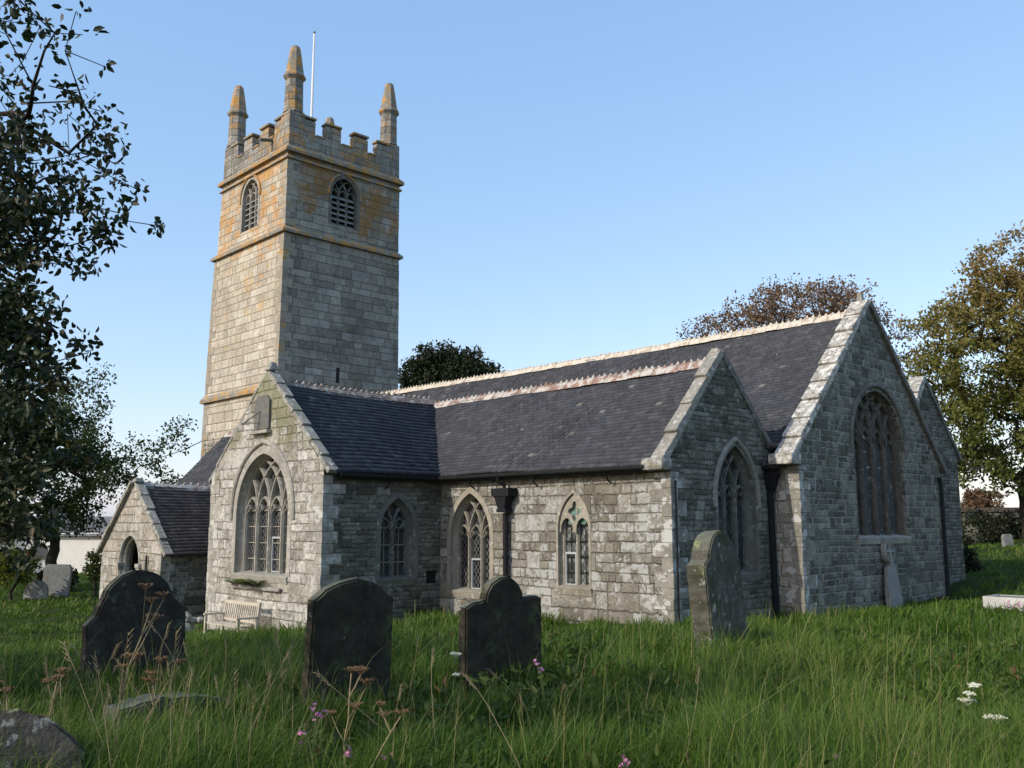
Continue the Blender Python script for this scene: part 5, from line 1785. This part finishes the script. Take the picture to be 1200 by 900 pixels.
def grass(n, seed):
    r = np.random.default_rng(seed)
    d = 3.2 * (75 / 3.2) ** (r.random(n) ** 1.15)
    an = r.uniform(R(-44), R(44), n)
    fx, fy = -math.cos(YAW), math.sin(YAW)
    rx, ry = math.sin(YAW), math.cos(YAW)
    x = d * (np.cos(an) * fx + np.sin(an) * rx)
    y = d * (np.cos(an) * fy + np.sin(an) * ry)
    # tufts
    tf = r.integers(0, n // 14, n)
    tx, ty = r.normal(0, 0.05, n), r.normal(0, 0.05, n)
    x = x[tf] + tx * np.maximum(1, d[tf] / 12)
    y = y[tf] + ty * np.maximum(1, d[tf] / 12)
    d = np.hypot(x, y)
    keep = np.ones(n, bool)
    for (x0, x1, y0, y1) in ((-39.5, -13.0, 17.45, 21.9), (-27.85, -21.32, 13.42, 17.6), (-46.1, -38.4, 21.5, 28.7), (-39, -12.2, 21.8, 35), (-36.7, -31.2, 13.4, 17.6)):
        keep &= ~((x > x0) & (x < x1) & (y > y0) & (y < y1))
    keep &= ~((np.abs(x - kg.x) < 1.1) & (np.abs(y - kg.y) < 0.5))
    x, y, d = x[keep], y[keep], d[keep]
    n = len(x)
    z = gz(x, y)
    lum = np.sin(x * 0.8 + 1.2) * np.sin(y * 0.7) + 0.6 * np.sin(x * 2.1 - y * 1.6 + 0.7) + 0.4 * np.sin(x * 4.3 + y * 3.1)
    big_ = np.sin(x * 0.37 + 0.5) * np.sin(y * 0.31 + 1.0) + 0.5 * np.sin(x * 0.9 + y * 0.6)
    hgt = (0.31 + 0.12 * lum + 0.04 * big_) * r.uniform(0.55, 1.35, n)
    near = np.exp(-((x + 8) ** 2 + (y - 7) ** 2) / 40) + 1.1 * np.exp(-(d / 8.0) ** 4)
    hgt = hgt * (0.85 + 0.35 * near)
    # trodden strip by the walls and shorter turf further off
    hgt = np.where(d > 26, hgt * 0.6, hgt)
    hgt = np.maximum(hgt, 0.08)
    left = np.exp(-((x + 8.0) ** 2 + (y - 4.5) ** 2) / 9.0)
    dry = r.random(n) < 0.018 + 0.03 * left
    hgt = np.where(dry, hgt * r.uniform(1.2, 2.0, n), hgt)
    wid = np.where(dry, 0.75, 1.0) * 0.0034 * r.uniform(0.7, 1.5, n) * np.maximum(1, d / 7.5)
    ph = r.normal(0, 1.25, n) + lum * 1.6 + 0.8 * np.sin(x * 1.7 + y * 2.3)
    lean = np.clip(np.abs(r.normal(0.6, 0.4, n)), 0, 1.6)
    lean = np.where(dry, lean * 0.55, lean)
    dx, dy = np.cos(ph), np.sin(ph)
    face = r.uniform(0, 2 * np.pi, n)
    sx, sy = np.cos(face), np.sin(face)
    lv = [(0.0, 1.0), (0.4, 0.9), (0.75, 0.6), (1.0, 0.08)]
    vs = []
    for tt, ww in lv:
        bx = x + dx * hgt * lean * tt ** 2
        by = y + dy * hgt * lean * tt ** 2
        bz_ = z - 0.02 + hgt * (tt - 0.36 * lean * tt ** 2.2)
        for s2 in (-1, 1):
            vs.append(np.stack([bx + s2 * sx * wid * ww, by + s2 * sy * wid * ww, bz_], -1))
    vs = np.stack(vs, 1).reshape(-1, 3)
    b = (np.arange(n) * 8)[:, None]
    fs = np.concatenate([b + np.array([0, 1, 3, 2]), b + np.array([2, 3, 5, 4]), b + np.array([4, 5, 7, 6])], 0)
    tone = np.clip(0.47 + 0.13 * lum + 0.12 * big_ + r.normal(0, 0.2, n), 0, 0.93)
    tone[dry] = r.uniform(0.9, 1, dry.sum())
    o = mesh_np('grass', vs, fs, 'grass', tone=np.repeat(tone, 8))
    tag(o, 'long uncut green grass filling the churchyard', 'grass', kind='stuff')


grass(460000, 3)

# docks, nettles and other broad leaves among the grass
r = np.random.default_rng(8)
n = 1500
d = r.uniform(4.5, 17, n)
an = r.uniform(R(-36), R(36), n)
bx = d * (np.cos(an) * -math.cos(YAW) + np.sin(an) * math.sin(YAW))
by = d * (np.cos(an) * math.sin(YAW) + np.sin(an) * math.cos(YAW))
cen = np.stack([bx, by, gz(bx, by) + 0.16], -1)
MT['weed'] = leaf_mat('weed_leaf', [(0, (0.03, 0.06, 0.012)), (0.6, (0.065, 0.105, 0.018)), (0.9, (0.09, 0.12, 0.025)), (1, (0.12, 0.06, 0.03))], 0.3)
tag(leaves('weeds', cen, np.full(n, 0.2), np.full(n, 9), 0.11, 'weed', None, 12, droop=-0.2, shape=6, aspect=0.42), 'low broad-leaved weeds growing through the grass', 'weeds', kind='stuff')


def umbel_plant(name, px, depth, h, lean, label, seed, dry=True, heads=5, group=None, zoff=0.0):
    """hogweed: ribbed stem, forks and flat seed heads"""
    rd = random.Random(seed)
    b = ground_at(px, depth)
    e = empty(name, b)
    tag(e, label, 'plant', group)
    sm = MB()
    k = 6
    bend = Vector((lean[0], lean[1], 0))
    P = [Vector((0, 0, -0.05)) + Vector((0, 0, h * i / k)) + bend * (i / k) ** 1.4 + Vector((rd.uniform(-1, 1), rd.uniform(-1, 1), 0)) * 0.012 for i in range(k + 1)]
    sm.tube(P, [0.009 - 0.0045 * i / k for i in range(k + 1)], 5)
    tips = [(P[-1], (P[-1] - P[-2]).normalized())]
    for j in range(heads - 1):
        i = rd.randint(3, k - 1)
        a_ = rd.uniform(0, 6.28)
        dr = Vector((math.cos(a_) * 0.55, math.sin(a_) * 0.55, 1)).normalized()
        ln = h * rd.uniform(0.14, 0.3)
        q = P[i] + dr * ln
        sm.tube([P[i], P[i] + dr * ln * 0.5 + Vector((0, 0, -0.01)), q], [0.005, 0.004, 0.003], 4)
        tips.append((q, dr))
    sm.build('stem', 'dryc' if dry else 'stemgreen', e)
    for q, dr in tips:
        um, sm = MB(), MB()
        m = 11
        s3 = rd.uniform(0.035, 0.065)
        for i in range(m):
            a_ = 2 * math.pi * i / m + rd.uniform(-0.2, 0.2)
            sp = s3 * rd.uniform(0.35, 1.0)
            t_ = q + Vector((math.cos(a_) * sp, math.sin(a_) * sp, s3 * 0.75 * rd.uniform(0.8, 1.1)))
            um.tube([q, t_], 0.0016, 3)
            for _ in range(4):
                c = t_ + Vector((rd.uniform(-1, 1), rd.uniform(-1, 1), rd.uniform(-0.3, 0.6))) * 0.014
                s4 = rd.uniform(0.005, 0.009) * (1.5 if not dry else 1)
                um.add([c + Vector((s4, 0, 0)), c + Vector((0, s4, 0)), c - Vector((s4, 0, 0)), c - Vector((0, s4, 0)), c + Vector((0, 0, s4))], [(0, 1, 4), (1, 2, 4), (2, 3, 4), (3, 0, 4), (3, 2, 1, 0)])
        um.build('seed_head' if dry else 'flower_head', 'dryc_dark' if dry else 'cream', e)
    return e


R2 = Vector((RT.x, RT.y, 0))


def ln_(a, b=0.0):
    v = R2 * a + Vector((F.x, F.y, 0)).normalized() * b
    return (v.x, v.y)


HG = 'dried hogweed stalks in the near grass'
umbel_plant('dried_hogweed', 128, 6.7, 1.35, ln_(0.32), 'tallest dried hogweed, its brown heads crossing the big domed headstone', 1, heads=7, group=HG)
umbel_plant('dried_hogweed', 150, 7.0, 0.9, ln_(0.42), 'dried hogweed leaning hard to the right below the big domed headstone', 2, heads=5, group=HG)
umbel_plant('dried_hogweed', 60, 6.4, 0.85, ln_(0.08), 'spindly dried hogweed rising left of the big domed headstone', 3, heads=4, group=HG)
umbel_plant('dried_hogweed', 28, 6.0, 0.8, ln_(-0.05), 'dried hogweed standing in front of the lumpy corner stone', 4, heads=3, group=HG)
umbel_plant('dried_hogweed', 405, 6.6, 0.92, ln_(0.06), 'dried hogweed in front of the black curved-top headstone', 5, heads=6, group=HG)
umbel_plant('dried_hogweed', 420, 6.3, 0.65, ln_(0.3), 'short dried hogweed bending right beside the black curved-top headstone', 6, heads=3, group=HG)
umbel_plant('white_hogweed', 532, 9.6, 0.62, ln_(0.02), 'single white hogweed flower at the foot of the small-domed headstone', 7, dry=False, heads=2)
umbel_plant('white_hogweed', 1130, 8.2, 0.5, ln_(0.03), 'creamy white hogweed flowers in the grass at the right', 8, dry=False, heads=4)
umbel_plant('white_hogweed', 1152, 7.4, 0.42, ln_(0.04), 'nearest white hogweed flower, low at the right', 9, dry=False, heads=3)

# bare straw stalks
ST = 'bare straw-coloured stalks leaning in the near grass'
m_ = MB()
m_.tube([(0, 0, -0.05), (0.01, 0.01, 0.5), (0.05, 0.03, 0.95), (0.11, 0.05, 1.25)], [0.0042, 0.0035, 0.0025, 0.0014], 4)
for k in range(7):
    m_.tube([(0.09 + 0.004 * k, 0.045, 1.1 + 0.022 * k), (0.11 + 0.006 * k, 0.05 + 0.02 * (-1) ** k, 1.15 + 0.022 * k)], [0.004, 0.0015], 4)
st0 = m_.build('straw_stalk', 'dryc')
rd = random.Random(77)
for i in range(64):
    o = st0 if i == 0 else st0.copy()
    if i:
        col.objects.link(o)
    px = rd.choice([rd.uniform(10, 340), rd.uniform(10, 340), rd.uniform(200, 560), rd.uniform(10, 300), rd.uniform(620, 1180)])
    dep = rd.uniform(5.8, 9.2)
    o.location = ground_at(px, dep)
    s_ = rd.uniform(0.45, 0.95) * (0.8 if px > 650 else 1)
    o.scale = (s_, s_, s_)
    o.rotation_euler = (rd.gauss(0, 0.32), rd.gauss(0, 0.32), rd.uniform(0, 6.28))
    tag(o, 'bare straw-coloured stalk leaning among the near grass', 'plant', ST)

# red campion
def campion(px, depth, h, n, label, seed):
    rd = random.Random(seed)
    b = ground_at(px, depth)
    e = empty('campion', b)
    tag(e, label, 'plant', 'pink campion flowering in the grass')
    sm = MB()
    for i in range(max(2, n // 2)):
        tt_ = Vector((rd.uniform(-0.13, 0.13), rd.uniform(-0.13, 0.13), h * rd.uniform(0.72, 1.08)))
        sm.tube([(0, 0, 0), tt_ * 0.5 + Vector((0, 0, 0.05)), tt_], 0.0028, 4)
        fw = MB()
        for j in range(rd.randint(5, 9)):
            t_ = tt_ + Vector((rd.uniform(-0.028, 0.028), rd.uniform(-0.028, 0.028), -rd.uniform(0, 0.085)))
            tl = Vector((rd.uniform(-1, 1), rd.uniform(-1, 1), 0.8)).normalized()
            a1 = tl.orthogonal().normalized()
            b1 = tl.cross(a1)
            for k in range(5):
                an_ = 2 * math.pi * k / 5
                u_ = a1 * math.cos(an_) + b1 * math.sin(an_)
                w_ = a1 * -math.sin(an_) + b1 * math.cos(an_)
                s3 = 0.014
                fw.add([t_, t_ + u_ * s3 * 0.7 + w_ * s3 * 0.5 + tl * 0.004, t_ + u_ * s3 * 1.15 + w_ * s3 * 0.25, t_ + u_ * s3 * 1.15 - w_ * s3 * 0.25, t_ + u_ * s3 * 0.7 - w_ * s3 * 0.5 + tl * 0.004], [(0, 1, 2, 3, 4)])
        fw.build('flower_spike', 'pink', e)
    sm.build('stem', 'stemgreen', e)


campion(378, 6.8, 0.62, 8, 'pink campion cluster at the foot of the black curved-top headstone', 1)
campion(430, 6.5, 0.5, 4, 'few pink campion flowers right of the black curved-top headstone', 2)
campion(738, 6.2, 0.36, 7, 'pink campion near the bottom centre of the grass', 3)
campion(765, 6.0, 0.3, 3, 'small pink campion right of the bottom centre clump', 4)
campion(962, 6.6, 0.3, 4, 'pink campion low in the grass before the leaning mossy headstone', 5)
campion(1070, 6.7, 0.34, 4, 'pink campion near the white hogweed at the right', 6)
campion(640, 9.2, 0.6, 5, 'faint pink campion beside the small-domed headstone', 7)
campion(392, 6.0, 0.32, 4, 'lowest pink campion on the left among dry stalks', 8)

# fern fronds
MT['fern'] = leaf_mat('fern_frond', [(0, (0.04, 0.08, 0.012)), (0.6, (0.085, 0.13, 0.018)), (1, (0.14, 0.17, 0.03))], 0.35)


def fern(pos, n, ln, label, seed, cat='fern'):
    rd = random.Random(seed)
    vs, fs, tn = [], [], []
    for i in range(n):
        a_ = rd.uniform(0, 6.28)
        dr = Vector((math.cos(a_), math.sin(a_), 0))
        sd_ = Vector((-dr.y, dr.x, 0))
        l_ = ln * rd.uniform(0.7, 1.2)
        m = 15
        for k in range(m):
            f = (k + 1) / m
            p_ = dr * l_ * f * 0.85 + Vector((0, 0, l_ * (0.75 * f - 0.55 * f * f)))
            w_ = l_ * 0.2 * math.sin(math.pi * min(1, 0.16 + f * 0.84)) * (1 - 0.3 * f)
            for s3 in (-1, 1):
                b_0 = len(vs)
                q = p_ + sd_ * s3 * w_ + dr * w_ * 0.35 - Vector((0, 0, w_ * 0.25))
                hw = dr * l_ / m * 0.42
                vs += [tuple(p_ - hw), tuple(p_ + hw), tuple(q + hw * 0.3), tuple(q - hw * 0.3)]
                fs.append((b_0, b_0 + 1, b_0 + 2, b_0 + 3))
                tn += [rd.random()] * 4
    o = mesh_np('fern', np.array(vs), np.array(fs), 'fern', tone=np.array(tn))
    o.location = pos
    tag(o, label, cat)
    return o


fern(ground_at(575, 6.6) + Vector((0, 0, 0.12)), 8, 0.5, 'bright green fern fronds near the bottom centre', 1)
fern(ground_at(235, 9.6) + Vector((0, 0, 0.1)), 8, 0.5, 'green fern between the domed headstone and the half-buried stone', 2)
fern(ground_at(500, 7.2) + Vector((0, 0, 0.1)), 7, 0.45, 'green fern between the black curved-top and small-domed headstones', 3)
for i, (x, z, s_) in enumerate(((-25.2, 0.42, 0.34), (-24.6, 0.4, 0.42), (-25.8, 0.42, 0.25))):
    fern((x, 13.33, z - 0.05), 26, s_ * 1.8, ('yellow-green fern in the middle of the ledge under the transept window', 'largest yellow-green fern hanging off the transept ledge', 'small fern at the left end of the transept ledge')[i], 11 + i)
